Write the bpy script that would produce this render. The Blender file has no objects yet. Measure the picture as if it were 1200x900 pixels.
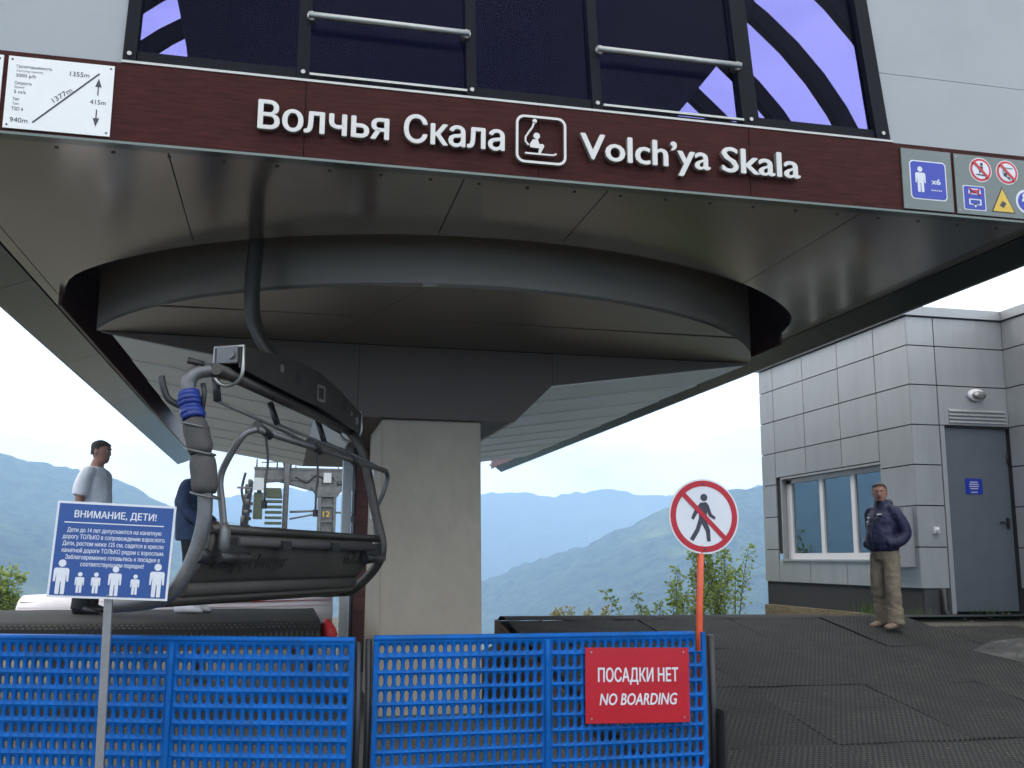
import bpy, bmesh, math, random
from mathutils import Vector, Matrix, noise
from mathutils.geometry import delaunay_2d_cdt
import numpy as np
random.seed(7)
S = bpy.context.scene
COL = S.collection

# ------------------------------------------------------------------ camera
F, PIT, YAW, ROL = 1182.4, .1718, .2188, .00507      # focal length in pixels of the 1200 px photo, radians
cy, sy = math.cos(YAW), math.sin(YAW)
FW = Vector((sy*math.cos(PIT), cy*math.cos(PIT), math.sin(PIT)))
_r = Vector((cy, -sy, 0)); _u = _r.cross(FW)
RT = _r*math.cos(ROL) + _u*math.sin(ROL); UP = -_r*math.sin(ROL) + _u*math.cos(ROL)
CAM = Vector((0, 0, 1.6))
cd = bpy.data.cameras.new('camera'); cam = bpy.data.objects.new('camera', cd); COL.objects.link(cam)
cam.matrix_world = Matrix(((RT.x, UP.x, -FW.x, CAM.x), (RT.y, UP.y, -FW.y, CAM.y), (RT.z, UP.z, -FW.z, CAM.z), (0, 0, 0, 1)))
cd.sensor_width = 36; cd.lens = F/1200*36; cd.clip_end = 40000; cd.clip_start = .05
S.camera = cam

# ------------------------------------------------------------------ light
SUN_EL, SUN_AZ = 50, 318            # degrees; azimuth clockwise from +Y
CLOUD = 2.7
W = bpy.data.worlds.new('World'); S.world = W; W.use_nodes = True
nt = W.node_tree; nt.nodes.clear()
def N(nt, t, **k):
    n = nt.nodes.new(t)
    for a, b in k.items():
        if a in n.inputs: n.inputs[a].default_value = b
        else: setattr(n, a, b)
    return n
L = nt.links.new
out = N(nt, 'ShaderNodeOutputWorld')
sky = N(nt, 'ShaderNodeTexSky', sky_type='NISHITA', sun_disc=False)
sky.sun_elevation = math.radians(SUN_EL); sky.sun_rotation = math.radians(SUN_AZ); sky.altitude = 1300
b1 = N(nt, 'ShaderNodeBackground'); b1.inputs[1].default_value = .15
L(sky.outputs[0], b1.inputs[0])
tc = N(nt, 'ShaderNodeTexCoord')
mp = N(nt, 'ShaderNodeMapping'); mp.inputs['Scale'].default_value = (1, 1, 2.6)
L(tc.outputs['Generated'], mp.inputs[0])
n1 = N(nt, 'ShaderNodeTexNoise'); n1.inputs['Scale'].default_value = 2.6; n1.inputs['Detail'].default_value = 9; n1.inputs['Roughness'].default_value = .58
L(mp.outputs[0], n1.inputs['Vector'])
r1 = N(nt, 'ShaderNodeValToRGB'); r1.color_ramp.elements[0].position = .16; r1.color_ramp.elements[0].color = (0, 0, 0, 1); r1.color_ramp.elements[1].position = .30; r1.color_ramp.elements[1].color = (1, 1, 1, 1)
L(n1.outputs[0], r1.inputs[0])
n2 = N(nt, 'ShaderNodeTexNoise'); n2.inputs['Scale'].default_value = 5.2; n2.inputs['Detail'].default_value = 8
L(mp.outputs[0], n2.inputs['Vector'])
r2 = N(nt, 'ShaderNodeValToRGB'); r2.color_ramp.elements[0].position = .32; r2.color_ramp.elements[0].color = (.70, .72, .75, 1); r2.color_ramp.elements[1].position = .56; r2.color_ramp.elements[1].color = (.99, .985, .98, 1)
L(n2.outputs[0], r2.inputs[0])
b2 = N(nt, 'ShaderNodeBackground'); b2.inputs[1].default_value = CLOUD
L(r2.outputs[0], b2.inputs[0])
mx = N(nt, 'ShaderNodeMixShader')
L(r1.outputs[0], mx.inputs[0]); L(b1.outputs[0], mx.inputs[1]); L(b2.outputs[0], mx.inputs[2]); L(mx.outputs[0], out.inputs[0])
sl = bpy.data.lights.new('sun', 'SUN'); sl.energy = 1.2; sl.angle = math.radians(12); sl.color = (1, .95, .87)
so = bpy.data.objects.new('sun', sl); COL.objects.link(so)
_az, _el = math.radians(SUN_AZ), math.radians(SUN_EL)
sdir = Vector((math.sin(_az)*math.cos(_el), math.cos(_az)*math.cos(_el), math.sin(_el)))
so.rotation_euler = sdir.to_track_quat('Z', 'Y').to_euler(); so.location = (0, 0, 60)
S.view_settings.view_transform = 'Standard'; S.view_settings.look = 'None'; S.view_settings.gamma = 1
S.view_settings.exposure = 0.20; S.view_settings.use_curve_mapping = False
S.render.engine = 'CYCLES'
S.cycles.use_denoising = True
S.cycles.max_bounces = 8; S.cycles.diffuse_bounces = 3; S.cycles.glossy_bounces = 4; S.cycles.transmission_bounces = 4
S.cycles.transparent_max_bounces = 16; S.cycles.volume_bounces = 1
S.cycles.caustics_reflective = False; S.cycles.caustics_refractive = False

# ------------------------------------------------------------------ pixel rays of the photograph
def ray(x, y): return FW*F + RT*(x-600) - UP*(y-450)
def atY(x, y, Y): d = ray(x, y); return CAM + d*((Y-CAM.y)/d.y)
def atX(x, y, X): d = ray(x, y); return CAM + d*((X-CAM.x)/d.x)
def atZ(x, y, Z): d = ray(x, y); return CAM + d*((Z-CAM.z)/d.z)

# ------------------------------------------------------------------ materials
def mat(name, col, rough=.6, metal=0., var=.12, scale=6., bump=0., bscale=60., spec=.5, dirt=None, dscale=2., stretch=None, coat=0., orand=0.):
    m = bpy.data.materials.new(name); m.use_nodes = True; nt = m.node_tree; L = nt.links.new
    bs = nt.nodes['Principled BSDF']; bs.inputs['Roughness'].default_value = rough; bs.inputs['Metallic'].default_value = metal
    bs.inputs['Specular IOR Level'].default_value = spec; bs.inputs['Coat Weight'].default_value = coat
    tc = N(nt, 'ShaderNodeTexCoord'); src = tc.outputs['Object']
    if stretch:
        mp = N(nt, 'ShaderNodeMapping'); mp.inputs['Scale'].default_value = stretch; L(src, mp.inputs[0]); src = mp.outputs[0]
    n = N(nt, 'ShaderNodeTexNoise'); n.inputs['Scale'].default_value = scale; n.inputs['Detail'].default_value = 6; n.inputs['Roughness'].default_value = .6
    L(src, n.inputs['Vector'])
    rp = N(nt, 'ShaderNodeValToRGB'); e = rp.color_ramp.elements
    e[0].position = .3; e[1].position = .7
    e[0].color = tuple(max(0, c*(1-var)) for c in col[:3])+(1,); e[1].color = tuple(min(1, c*(1+var)) for c in col[:3])+(1,)
    L(n.outputs[0], rp.inputs[0]); c = rp.outputs[0]
    if dirt:
        n2 = N(nt, 'ShaderNodeTexNoise'); n2.inputs['Scale'].default_value = dscale; n2.inputs['Detail'].default_value = 8; n2.inputs['Roughness'].default_value = .7
        L(src, n2.inputs['Vector'])
        r2 = N(nt, 'ShaderNodeValToRGB'); r2.color_ramp.elements[0].position = .48; r2.color_ramp.elements[0].color = (0, 0, 0, 1); r2.color_ramp.elements[1].position = .72; r2.color_ramp.elements[1].color = (1, 1, 1, 1)
        L(n2.outputs[0], r2.inputs[0])
        mxn = N(nt, 'ShaderNodeMix', data_type='RGBA'); L(r2.outputs[0], mxn.inputs[0]); L(c, mxn.inputs[6]); mxn.inputs[7].default_value = tuple(dirt)+(1,)
        c = mxn.outputs[2]
    if orand:
        oi = N(nt, 'ShaderNodeObjectInfo'); hv = N(nt, 'ShaderNodeHueSaturation'); vr = N(nt, 'ShaderNodeMapRange'); vr.inputs['To Min'].default_value = 1-orand; vr.inputs['To Max'].default_value = 1+orand
        L(oi.outputs['Random'], vr.inputs[0]); L(vr.outputs[0], hv.inputs['Value']); L(c, hv.inputs['Color']); c = hv.outputs[0]
    L(c, bs.inputs['Base Color'])
    rr = N(nt, 'ShaderNodeMapRange'); rr.inputs['To Min'].default_value = max(.02, rough-.07); rr.inputs['To Max'].default_value = min(1, rough+.07)
    L(n.outputs[0], rr.inputs[0]); L(rr.outputs[0], bs.inputs['Roughness'])
    if bump:
        n3 = N(nt, 'ShaderNodeTexNoise'); n3.inputs['Scale'].default_value = bscale; n3.inputs['Detail'].default_value = 4
        L(src, n3.inputs['Vector'])
        bp = N(nt, 'ShaderNodeBump'); bp.inputs['Strength'].default_value = bump; bp.inputs['Distance'].default_value = .02
        L(n3.outputs[0], bp.inputs['Height']); L(bp.outputs[0], bs.inputs['Normal'])
    return m
M = {}
M['steel'] = mat('soffit steel', (.25, .232, .205), .17, .75, .06, 1.5, .035, .8, dirt=(.21, .195, .17), dscale=.9)
M['cover'] = mat('wheel cover steel', (.265, .235, .20), .36, .55, .05, 1.2)
M['pier'] = mat('pier cladding', (.085, .060, .044), .5, .1, .08, 2)
M['keel'] = mat('keel sheet', (.62, .61, .58), .38, .55, .05, 2)
M['skirt'] = mat('skirt sheet', (.105, .125, .115), .17, .75, .08, 1.5)
M['lining'] = mat('slot lining', (.10, .042, .038), .5, 0, .2, 4)
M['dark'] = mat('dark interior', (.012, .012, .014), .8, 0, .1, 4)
M['wood'] = mat('wood laminate', (.046, .0105, .0085), .55, 0, .45, 6, .05, 60, stretch=(.9, 4, 11), spec=.10)
M['panel'] = mat('pale grey panel', (.25, .268, .275), .38, .1, .03, 1.2, spec=.35, dirt=(.23, .248, .255), dscale=1.5)
M['frame'] = mat('window frame', (.006, .0065, .010), .55, .0, .15, 8, spec=.08)
M['alu'] = mat('aluminium', (.34, .34, .32), .38, .85, .08, 12)
M['letter'] = mat('brushed letter', (.44, .43, .405), .34, .6, .05, 20)
M['concrete'] = mat('concrete', (.43, .37, .285), .85, 0, .10, 2.5, .25, 40, dirt=(.37, .318, .245), dscale=1.3, stretch=(1.2, 1.2, .6))
M['galv'] = mat('galvanised steel', (.135, .135, .135), .42, .55, .15, 10, .05, 40)
M['galv_dark'] = mat('dark galvanised steel', (.055, .05, .043), .42, .45, .2, 8)
M['black'] = mat('black plastic', (.016, .016, .017), .45, 0, .2, 12)
M['rubber_pad'] = mat('grey foam pad', (.06, .057, .054), .8, 0, .18, 14, .15, 60)
M['bluetape'] = mat('blue tape', (.010, .03, .20), .45, 0, .3, 25, .2, 50)
M['seatback'] = mat('seat back shell', (.072, .063, .052), .6, .1, .14, 5, .05, 50, dirt=(.06, .055, .05))
M['seatprint'] = mat('seat print', (.028, .026, .024), .6)
M['fence'] = mat('blue fence plastic', (.002, .092, .345), .45, 0, .22, 3, .05, 40, dirt=(.010, .075, .23), dscale=7, spec=.14)
M['white_paint'] = mat('white sign', (.62, .63, .66), .35, 0, .03, 6)
M['blue_sign'] = mat('blue sign', (.016, .062, .235), .35, 0, .06, 6)
M['red_sign'] = mat('red sign', (.40, .004, .013), .35, 0, .06, 6)
M['orange'] = mat('orange post', (.62, .085, .025), .4, 0, .12, 10)
M['ink'] = mat('dark ink', (.035, .03, .045), .5)
M['postgrey'] = mat('grey post', (.22, .22, .22), .45, .4, .12, 10)
M['plate_silver'] = mat('silver plate', (.60, .60, .58), .38, .35, .04, 5)
M['plate_grey'] = mat('grey plate', (.13, .15, .14), .35, .5, .06, 6)
M['vivid_blue'] = mat('decal blue', (.014, .034, .34), .3, 0, .05, 6)
M['decal_red'] = mat('decal red', (.5, .012, .02), .35)
M['decal_yellow'] = mat('decal yellow', (.62, .40, .03), .35)
M['clad'] = mat('composite cladding', (.37, .375, .375), .38, .3, .04, 3, dirt=(.325, .33, .33), dscale=1.2, orand=.05, stretch=(3, 3, .5))
M['clad_gap'] = mat('cladding joint', (.025, .025, .026), .8)
M['plinth'] = mat('plinth slab', (.055, .055, .058), .7, 0, .2, 8, .2, 50, orand=.18)
M['door'] = mat('door paint', (.125, .14, .155), .45, .2, .06, 4)
M['pvc'] = mat('white frame', (.80, .77, .76), .35, 0, .03, 8)
M['timber'] = mat('weathered timber', (.20, .155, .085), .85, 0, .35, 6, .4, 60, stretch=(1, 1, 6))
M['deckwood'] = mat('deck timber', (.10, .062, .038), .8, 0, .3, 6, .3, 60)
M['brown_tile'] = mat('brown tile', (.15, .055, .042), .5, 0, .2, 7, orand=.2)
M['gravel'] = mat('gravel', (.10, .086, .068), .95, 0, .5, 22, .8, 70, dirt=(.05, .075, .025), dscale=3)
M['mat_plain'] = mat('rubber matting', (.014, .014, .0145), .85, 0, .25, 6, .3, 40)
M['red_cloth'] = mat('red tarp', (.45, .015, .015), .5, 0, .15, 6, .2, 12)
M['white_cloth'] = mat('white tarp', (.72, .66, .66), .5, 0, .08, 6, .2, 12)
M['skin'] = mat('skin', (.31, .155, .105), .5, 0, .1, 12)
M['hair'] = mat('short hair', (.035, .022, .015), .8, 0, .4, 120, .5, 200)
M['stubble'] = mat('stubble hair', (.055, .03, .02), .85, 0, .4, 120, .4, 200)
M['tshirt'] = mat('white t shirt', (.74, .75, .79), .85, 0, .04, 10, .5, 9)
M['navy'] = mat('navy jacket', (.006, .007, .038), .6, 0, .3, 8, .7, 14)
M['khaki'] = mat('khaki trousers', (.20, .155, .105), .85, 0, .15, 8, .8, 9)
M['black_cloth'] = mat('black trousers', (.015, .015, .018), .8, 0, .3, 8, .5, 10)
M['denim'] = mat('denim', (.035, .055, .11), .85, 0, .3, 14, .6, 12)
M['shoe_white'] = mat('white shoe', (.72, .70, .70), .5, 0, .05, 12)
M['shoe_brown'] = mat('tan shoe', (.20, .135, .09), .6, 0, .15, 12)
M['bark'] = mat('bark', (.10, .075, .05), .9, 0, .3, 20, .4, 60)
M['tower_steel'] = mat('tower steel', (.15, .15, .145), .55, .4, .25, 5)
M['asphalt'] = mat('broken asphalt', (.045, .043, .04), .95, 0, .6, 30, .9, 60, dirt=(.14, .13, .11), dscale=2.5)
M['green_box'] = mat('olive machine paint', (.07, .085, .045), .5, 0, .2, 10)

def leaf_mat(name, a, b):
    m = bpy.data.materials.new(name); m.use_nodes = True; nt = m.node_tree; L = nt.links.new
    bs = nt.nodes['Principled BSDF']; bs.inputs['Roughness'].default_value = .55
    g = N(nt, 'ShaderNodeNewGeometry'); r = N(nt, 'ShaderNodeValToRGB')
    r.color_ramp.elements[0].color = tuple(a)+(1,); r.color_ramp.elements[1].color = tuple(b)+(1,)
    L(g.outputs['Random Per Island'], r.inputs[0]); L(r.outputs[0], bs.inputs['Base Color'])
    tr = N(nt, 'ShaderNodeBsdfTranslucent'); L(r.outputs[0], tr.inputs[0])
    mx = N(nt, 'ShaderNodeMixShader'); mx.inputs[0].default_value = .45
    L(bs.outputs[0], mx.inputs[1]); L(tr.outputs[0], mx.inputs[2]); L(mx.outputs[0], nt.nodes['Material Output'].inputs[0])
    return m
M['leaf'] = leaf_mat('shrub leaf', (.10, .18, .03), (.36, .43, .10))
M['leaf_yellow'] = leaf_mat('yellowing leaf', (.12, .12, .02), (.30, .24, .05))
M['grass'] = leaf_mat('grass blade', (.05, .10, .02), (.13, .19, .05))

def glass(name, tint, ior, gl=(.9, .95, 1)):
    m = bpy.data.materials.new(name); m.use_nodes = True; nt = m.node_tree; nt.nodes.clear(); L = nt.links.new
    o = N(nt, 'ShaderNodeOutputMaterial'); t = N(nt, 'ShaderNodeBsdfTransparent'); g = N(nt, 'ShaderNodeBsdfGlossy')
    t.inputs[0].default_value = tuple(tint)+(1,); g.inputs[0].default_value = tuple(gl)+(1,); g.inputs['Roughness'].default_value = .03
    nz = N(nt, 'ShaderNodeTexNoise'); nz.inputs['Scale'].default_value = 2.5; tcn = N(nt, 'ShaderNodeTexCoord'); L(tcn.outputs['Object'], nz.inputs[0])
    bp = N(nt, 'ShaderNodeBump'); bp.inputs['Strength'].default_value = .03; L(nz.outputs[0], bp.inputs['Height']); L(bp.outputs[0], g.inputs['Normal'])
    f = N(nt, 'ShaderNodeFresnel'); f.inputs[0].default_value = ior
    mx = N(nt, 'ShaderNodeMixShader'); L(f.outputs[0], mx.inputs[0]); L(t.outputs[0], mx.inputs[1]); L(g.outputs[0], mx.inputs[2]); L(mx.outputs[0], o.inputs[0])
    return m
M['glass_front'] = glass('tinted front glass', (.60, .60, .82), 1.09)
M['glass_dome'] = glass('violet dome glazing', (.45, .44, .60), 1.15)
M['glass_win'] = glass('office window glass', (.45, .55, .6), 1.9, (.75, .9, 1))
_f = [n for n in M['glass_win'].node_tree.nodes if n.type == 'FRESNEL'][0]; _f.inputs[0].default_value = 4.0

def ring_mat():
    # rubber ring matting: rows of small round cells, worn grey-brown on the raised webs
    m = bpy.data.materials.new('ring matting'); m.use_nodes = True; nt = m.node_tree; L = nt.links.new
    bs = nt.nodes['Principled BSDF']; tc = N(nt, 'ShaderNodeTexCoord')
    sp = N(nt, 'ShaderNodeSeparateXYZ'); L(tc.outputs['Object'], sp.inputs[0])
    def math_(op, a, b=None):
        n = N(nt, 'ShaderNodeMath', operation=op)
        for i, v in enumerate((a, b)):
            if v is None: continue
            if hasattr(v, 'is_linked'): L(v, n.inputs[i])
            else: n.inputs[i].default_value = v
        return n.outputs[0]
    P = .046
    row = math_('FLOOR', math_('DIVIDE', sp.outputs[1], P*.87))
    off = math_('MULTIPLY', math_('MODULO', math_('ABSOLUTE', row), 2.), .5)
    fx = math_('SUBTRACT', math_('FRACT', math_('ADD', math_('DIVIDE', sp.outputs[0], P), off)), .5)
    fy = math_('SUBTRACT', math_('FRACT', math_('DIVIDE', sp.outputs[1], P*.87)), .5)
    d = math_('SQRT', math_('ADD', math_('MULTIPLY', fx, fx), math_('MULTIPLY', fy, fy)))
    mr = N(nt, 'ShaderNodeMapRange'); mr.inputs['From Min'].default_value = .36; mr.inputs['From Max'].default_value = .22; L(d, mr.inputs[0])
    n = N(nt, 'ShaderNodeTexNoise'); n.inputs['Scale'].default_value = 1.6; n.inputs['Detail'].default_value = 9; n.inputs['Roughness'].default_value = .7; L(tc.outputs['Object'], n.inputs[0])
    r = N(nt, 'ShaderNodeValToRGB'); r.color_ramp.elements[0].position = .32; r.color_ramp.elements[0].color = (.026, .026, .025, 1); r.color_ramp.elements[1].position = .70; r.color_ramp.elements[1].color = (.095, .085, .064, 1); L(n.outputs[0], r.inputs[0])
    mx = N(nt, 'ShaderNodeMix', data_type='RGBA'); L(mr.outputs[0], mx.inputs[0]); mx.inputs[6].default_value = (.016, .016, .0155, 1); L(r.outputs[0], mx.inputs[7])
    oi = N(nt, 'ShaderNodeObjectInfo'); hv = N(nt, 'ShaderNodeHueSaturation'); L(mx.outputs[2], hv.inputs['Color'])
    vr = N(nt, 'ShaderNodeMapRange'); vr.inputs['To Min'].default_value = .85; vr.inputs['To Max'].default_value = 1.12; L(oi.outputs['Random'], vr.inputs[0]); L(vr.outputs[0], hv.inputs['Value'])
    L(hv.outputs[0], bs.inputs['Base Color'])
    bp = N(nt, 'ShaderNodeBump'); bp.inputs['Strength'].default_value = .9; bp.inputs['Distance'].default_value = .012; L(mr.outputs[0], bp.inputs['Height']); L(bp.outputs[0], bs.inputs['Normal'])
    bs.inputs['Roughness'].default_value = .8; bs.inputs['Specular IOR Level'].default_value = .22
    return m
M['ring'] = ring_mat()
def forest_mat(name, a, b, c):
    m = bpy.data.materials.new(name); m.use_nodes = True; nt = m.node_tree; L = nt.links.new
    bs = nt.nodes['Principled BSDF']; bs.inputs['Roughness'].default_value = .95; bs.inputs['Specular IOR Level'].default_value = .1
    tc = N(nt, 'ShaderNodeTexCoord')
    n = N(nt, 'ShaderNodeTexNoise'); n.inputs['Scale'].default_value = .035; n.inputs['Detail'].default_value = 10; n.inputs['Roughness'].default_value = .75; L(tc.outputs['Object'], n.inputs[0])
    r = N(nt, 'ShaderNodeValToRGB'); r.color_ramp.elements[0].position = .44; r.color_ramp.elements[0].color = tuple(a)+(1,); r.color_ramp.elements[1].position = .57; r.color_ramp.elements[1].color = tuple(b)+(1,); L(n.outputs[0], r.inputs[0])
    n2 = N(nt, 'ShaderNodeTexNoise'); n2.inputs['Scale'].default_value = .0042; n2.inputs['Detail'].default_value = 6; L(tc.outputs['Object'], n2.inputs[0])
    r2 = N(nt, 'ShaderNodeValToRGB'); r2.color_ramp.elements[0].position = .60; r2.color_ramp.elements[0].color = (0, 0, 0, 1); r2.color_ramp.elements[1].position = .70; r2.color_ramp.elements[1].color = (1, 1, 1, 1); L(n2.outputs[0], r2.inputs[0])
    mx = N(nt, 'ShaderNodeMix', data_type='RGBA'); L(r2.outputs[0], mx.inputs[0]); L(r.outputs[0], mx.inputs[6]); mx.inputs[7].default_value = tuple(c)+(1,)
    L(mx.outputs[2], bs.inputs['Base Color'])
    bp = N(nt, 'ShaderNodeBump'); bp.inputs['Strength'].default_value = 1; bp.inputs['Distance'].default_value = 14; L(n.outputs[0], bp.inputs['Height']); L(bp.outputs[0], bs.inputs['Normal'])
    return m
M['forest'] = forest_mat('forest slope', (.006, .018, .010), (.042, .072, .026), (.15, .18, .055))
M['forest_far'] = forest_mat('far forest slope', (.012, .026, .013), (.03, .05, .024), (.06, .08, .04))

# ------------------------------------------------------------------ mesh helpers
ORG = {}
class MB:
    def __init__(s, mtx=None): s.v = []; s.f = []; s.mi = []; s.sm = []; s.cur = 0; s.M = mtx; s.smooth = False
    def add(s, vs, fs):
        b = len(s.v)
        for p in vs:
            p = Vector(p); s.v.append(s.M @ p if s.M is not None else p)
        for f in fs: s.f.append([i+b for i in f]); s.mi.append(s.cur); s.sm.append(s.smooth)
        return s
    def box(s, a, b):
        x0, x1 = sorted((a[0], b[0])); y0, y1 = sorted((a[1], b[1])); z0, z1 = sorted((a[2], b[2]))
        return s.add([(x0, y0, z0), (x1, y0, z0), (x1, y1, z0), (x0, y1, z0), (x0, y0, z1), (x1, y0, z1), (x1, y1, z1), (x0, y1, z1)],
                     [(0, 3, 2, 1), (4, 5, 6, 7), (0, 1, 5, 4), (1, 2, 6, 5), (2, 3, 7, 6), (3, 0, 4, 7)])
    def hexa(s, p):   # 8 points, bottom loop then top loop
        return s.add(p, [(0, 3, 2, 1), (4, 5, 6, 7), (0, 1, 5, 4), (1, 2, 6, 5), (2, 3, 7, 6), (3, 0, 4, 7)])
    def prism(s, poly, vec):   # poly: 3d points, vec: extrusion
        n = len(poly); v = [Vector(p) for p in poly]; vec = Vector(vec)
        return s.add(v+[p+vec for p in v], [list(range(n))[::-1], list(range(n, 2*n))]+[(i, (i+1) % n, n+(i+1) % n, n+i) for i in range(n)])
    def tube(s, pts, r, n=10, cap=True, closed=False):
        pts = [Vector(p) for p in pts]; m = len(pts); rs = r if hasattr(r, '__len__') else [r]*m
        o = s.smooth; s.smooth = True
        vs = []; prev = None
        for i, p in enumerate(pts):
            a = pts[(i-1) % m] if (i > 0 or closed) else p; b = pts[(i+1) % m] if (i < m-1 or closed) else p
            t = (b-a).normalized()
            if prev is None:
                e = Vector((0, 0, 1)) if abs(t.z) < .9 else Vector((1, 0, 0)); x = t.cross(e).normalized()
            else:
                x = (prev-t*prev.dot(t)); x = x.normalized() if x.length > 1e-6 else t.orthogonal().normalized()
            prev = x; y = t.cross(x)
            for k in range(n):
                an = 2*math.pi*k/n; vs.append(p+(x*math.cos(an)+y*math.sin(an))*rs[i])
        fs = []
        for i in range(m if closed else m-1):
            j = (i+1) % m
            for k in range(n): fs.append((i*n+k, i*n+(k+1) % n, j*n+(k+1) % n, j*n+k))
        s.add(vs, fs)
        if cap and not closed:
            s.smooth = False; b = len(s.v)-len(vs)
            s.f.append([b+k for k in range(n)][::-1]); s.mi.append(s.cur); s.sm.append(False)
            s.f.append([b+(m-1)*n+k for k in range(n)]); s.mi.append(s.cur); s.sm.append(False)
        s.smooth = o
        return s
    def disc(s, c, r, nrm, th, n=32):
        c = Vector(c); nrm = Vector(nrm).normalized(); x = nrm.orthogonal().normalized(); y = nrm.cross(x)
        return s.prism([c+(x*math.cos(2*math.pi*k/n)+y*math.sin(2*math.pi*k/n))*r for k in range(n)], nrm*th)
    def loft(s, rings, n=16, cap=True):   # rings: (centre, rx-vector, ry-vector)
        o = s.smooth; s.smooth = True; vs = []
        for c, a, b in rings:
            c, a, b = Vector(c), Vector(a), Vector(b)
            for k in range(n):
                an = 2*math.pi*k/n; vs.append(c+a*math.cos(an)+b*math.sin(an))
        m = len(rings); fs = [(i*n+k, i*n+(k+1) % n, (i+1)*n+(k+1) % n, (i+1)*n+k) for i in range(m-1) for k in range(n)]
        if cap: fs += [list(range(n))[::-1], [(m-1)*n+k for k in range(n)]]
        s.add(vs, fs); s.smooth = o; return s
    def ball(s, c, r, nu=12, nv=8):
        r = Vector(r) if hasattr(r, '__len__') else Vector((r, r, r)); c = Vector(c)
        return s.loft([(c+Vector((0, 0, r.z*math.sin(t))), (r.x*math.cos(t), 0, 0), (0, r.y*math.cos(t), 0)) for t in [(-.5+(i+.12)/(nv-1+.24))*math.pi for i in range(nv)]], nu)
    def mesh(s, name):
        me = bpy.data.meshes.new(name); me.from_pydata([tuple(p) for p in s.v], [], s.f); me.update()
        me.polygons.foreach_set('material_index', s.mi); me.polygons.foreach_set('use_smooth', s.sm)
        return me
def tag(o, label=None, cat=None, group=None, kind=None):
    for k, v in (('label', label), ('category', cat), ('group', group), ('kind', kind)):
        if v: o[k] = v
    return o
def thing(name, loc, label, cat, group=None):
    o = bpy.data.objects.new(name, None); o.empty_display_size = .2; COL.objects.link(o); o.location = loc; ORG[o.name] = Vector(loc)
    return tag(o, label, cat, group)
def obj(name, mb, m, parent=None, **k):
    me = mb if isinstance(mb, bpy.types.Mesh) else mb.mesh(name)
    mats = m if isinstance(m, (list, tuple)) else [m]
    if not len(me.materials):
        for x in mats: me.materials.append(M[x] if isinstance(x, str) else x)
    o = bpy.data.objects.new(name, me); COL.objects.link(o)
    if parent:
        og = ORG[parent.name]; me.transform(Matrix.Translation(-og)); o.parent = parent; ORG[o.name] = og
    else:
        ORG[o.name] = Vector((0, 0, 0))
    return tag(o, **k)
DM = None
def part(name, m, parent, fn, mtx=None, **k):
    b = MB(mtx if mtx is not None else DM); fn(b); return obj(name, b, m, parent, **k)
def rehome(o, base):   # move a one-mesh thing's origin to its base
    base = Vector(base); o.data.transform(Matrix.Translation(-base)); o.location = base; ORG[o.name] = base; return o
def bevel(me, w, seg=1):
    bm = bmesh.new(); bm.from_mesh(me)
    bmesh.ops.bevel(bm, geom=bm.edges[:]+bm.verts[:], offset=w, segments=seg, affect='EDGES', clamp_overlap=True)
    bm.to_mesh(me); bm.free(); return me
DG = lambda: bpy.context.evaluated_depsgraph_get()
_tc = {}
def text_mesh(body, bold=.0, ext=.01, shear=0.):
    # weight is built from shifted copies of the outline, each a hair deeper than the last
    if bold:
        me = text_mesh(body, 0., ext, shear); bm = bmesh.new()
        for k, (dx, dy) in enumerate(((0, 0), (-bold, 0), (bold, 0), (0, -bold*.6), (0, bold*.6))):
            c = me.copy(); c.transform(Matrix.Translation((dx, dy, -ext*.03*k))); bm.from_mesh(c); bpy.data.meshes.remove(c)
        r = bpy.data.meshes.new('t'); bm.to_mesh(r); bm.free(); return r
    key = (body, bold, ext, shear)
    if key in _tc: return _tc[key].copy()
    c = bpy.data.curves.new('t', 'FONT'); c.body = body; c.size = 1; c.shear = shear; c.resolution_u = 3; c.fill_mode = 'NONE'
    o = bpy.data.objects.new('t', c); COL.objects.link(o); bpy.context.view_layer.update()
    w = bpy.data.meshes.new_from_object(o.evaluated_get(DG())); bpy.data.objects.remove(o); bpy.data.curves.remove(c)
    bm = bmesh.new(); bm.from_mesh(w); bmesh.ops.remove_doubles(bm, verts=bm.verts[:], dist=1e-5); bm.verts.index_update()
    V2 = [Vector((v.co.x, v.co.y)) for v in bm.verts]; E2 = [(e.verts[0].index, e.verts[1].index) for e in bm.edges]; bm.free(); bpy.data.meshes.remove(w)
    ov, oe, of, _, _, _ = delaunay_2d_cdt(V2, E2, [], 1, 1e-6)
    sa = np.array([[V2[a].x, V2[a].y, V2[b_].x, V2[b_].y] for a, b_ in E2])
    keep = []
    for f in of:
        px, py = sum(ov[k].x for k in f)/3, sum(ov[k].y for k in f)/3
        m = (sa[:, 1] > py) != (sa[:, 3] > py); q = sa[m]
        if ((q[:, 0]+(py-q[:, 1])/(q[:, 3]-q[:, 1])*(q[:, 2]-q[:, 0])) > px).sum() % 2: keep.append(list(f))
    n = len(ov); cnt = {}
    for f in keep:
        for a, b_ in zip(f, f[1:]+f[:1]): cnt[(a, b_)] = 1
    side = [(a, b_) for a, b_ in cnt if (b_, a) not in cnt]
    me = bpy.data.meshes.new('t')
    me.from_pydata([(v.x, v.y, ext) for v in ov]+[(v.x, v.y, -ext) for v in ov], [], keep+[[k+n for k in f[::-1]] for f in keep]+[[b_, a, a+n, b_+n] for a, b_ in side])
    me.update(); _tc[key] = me; return me.copy()
def bbox(me):
    a = np.empty(len(me.vertices)*3); me.vertices.foreach_get('co', a); a = a.reshape(-1, 3); return a.min(0), a.max(0)
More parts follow.
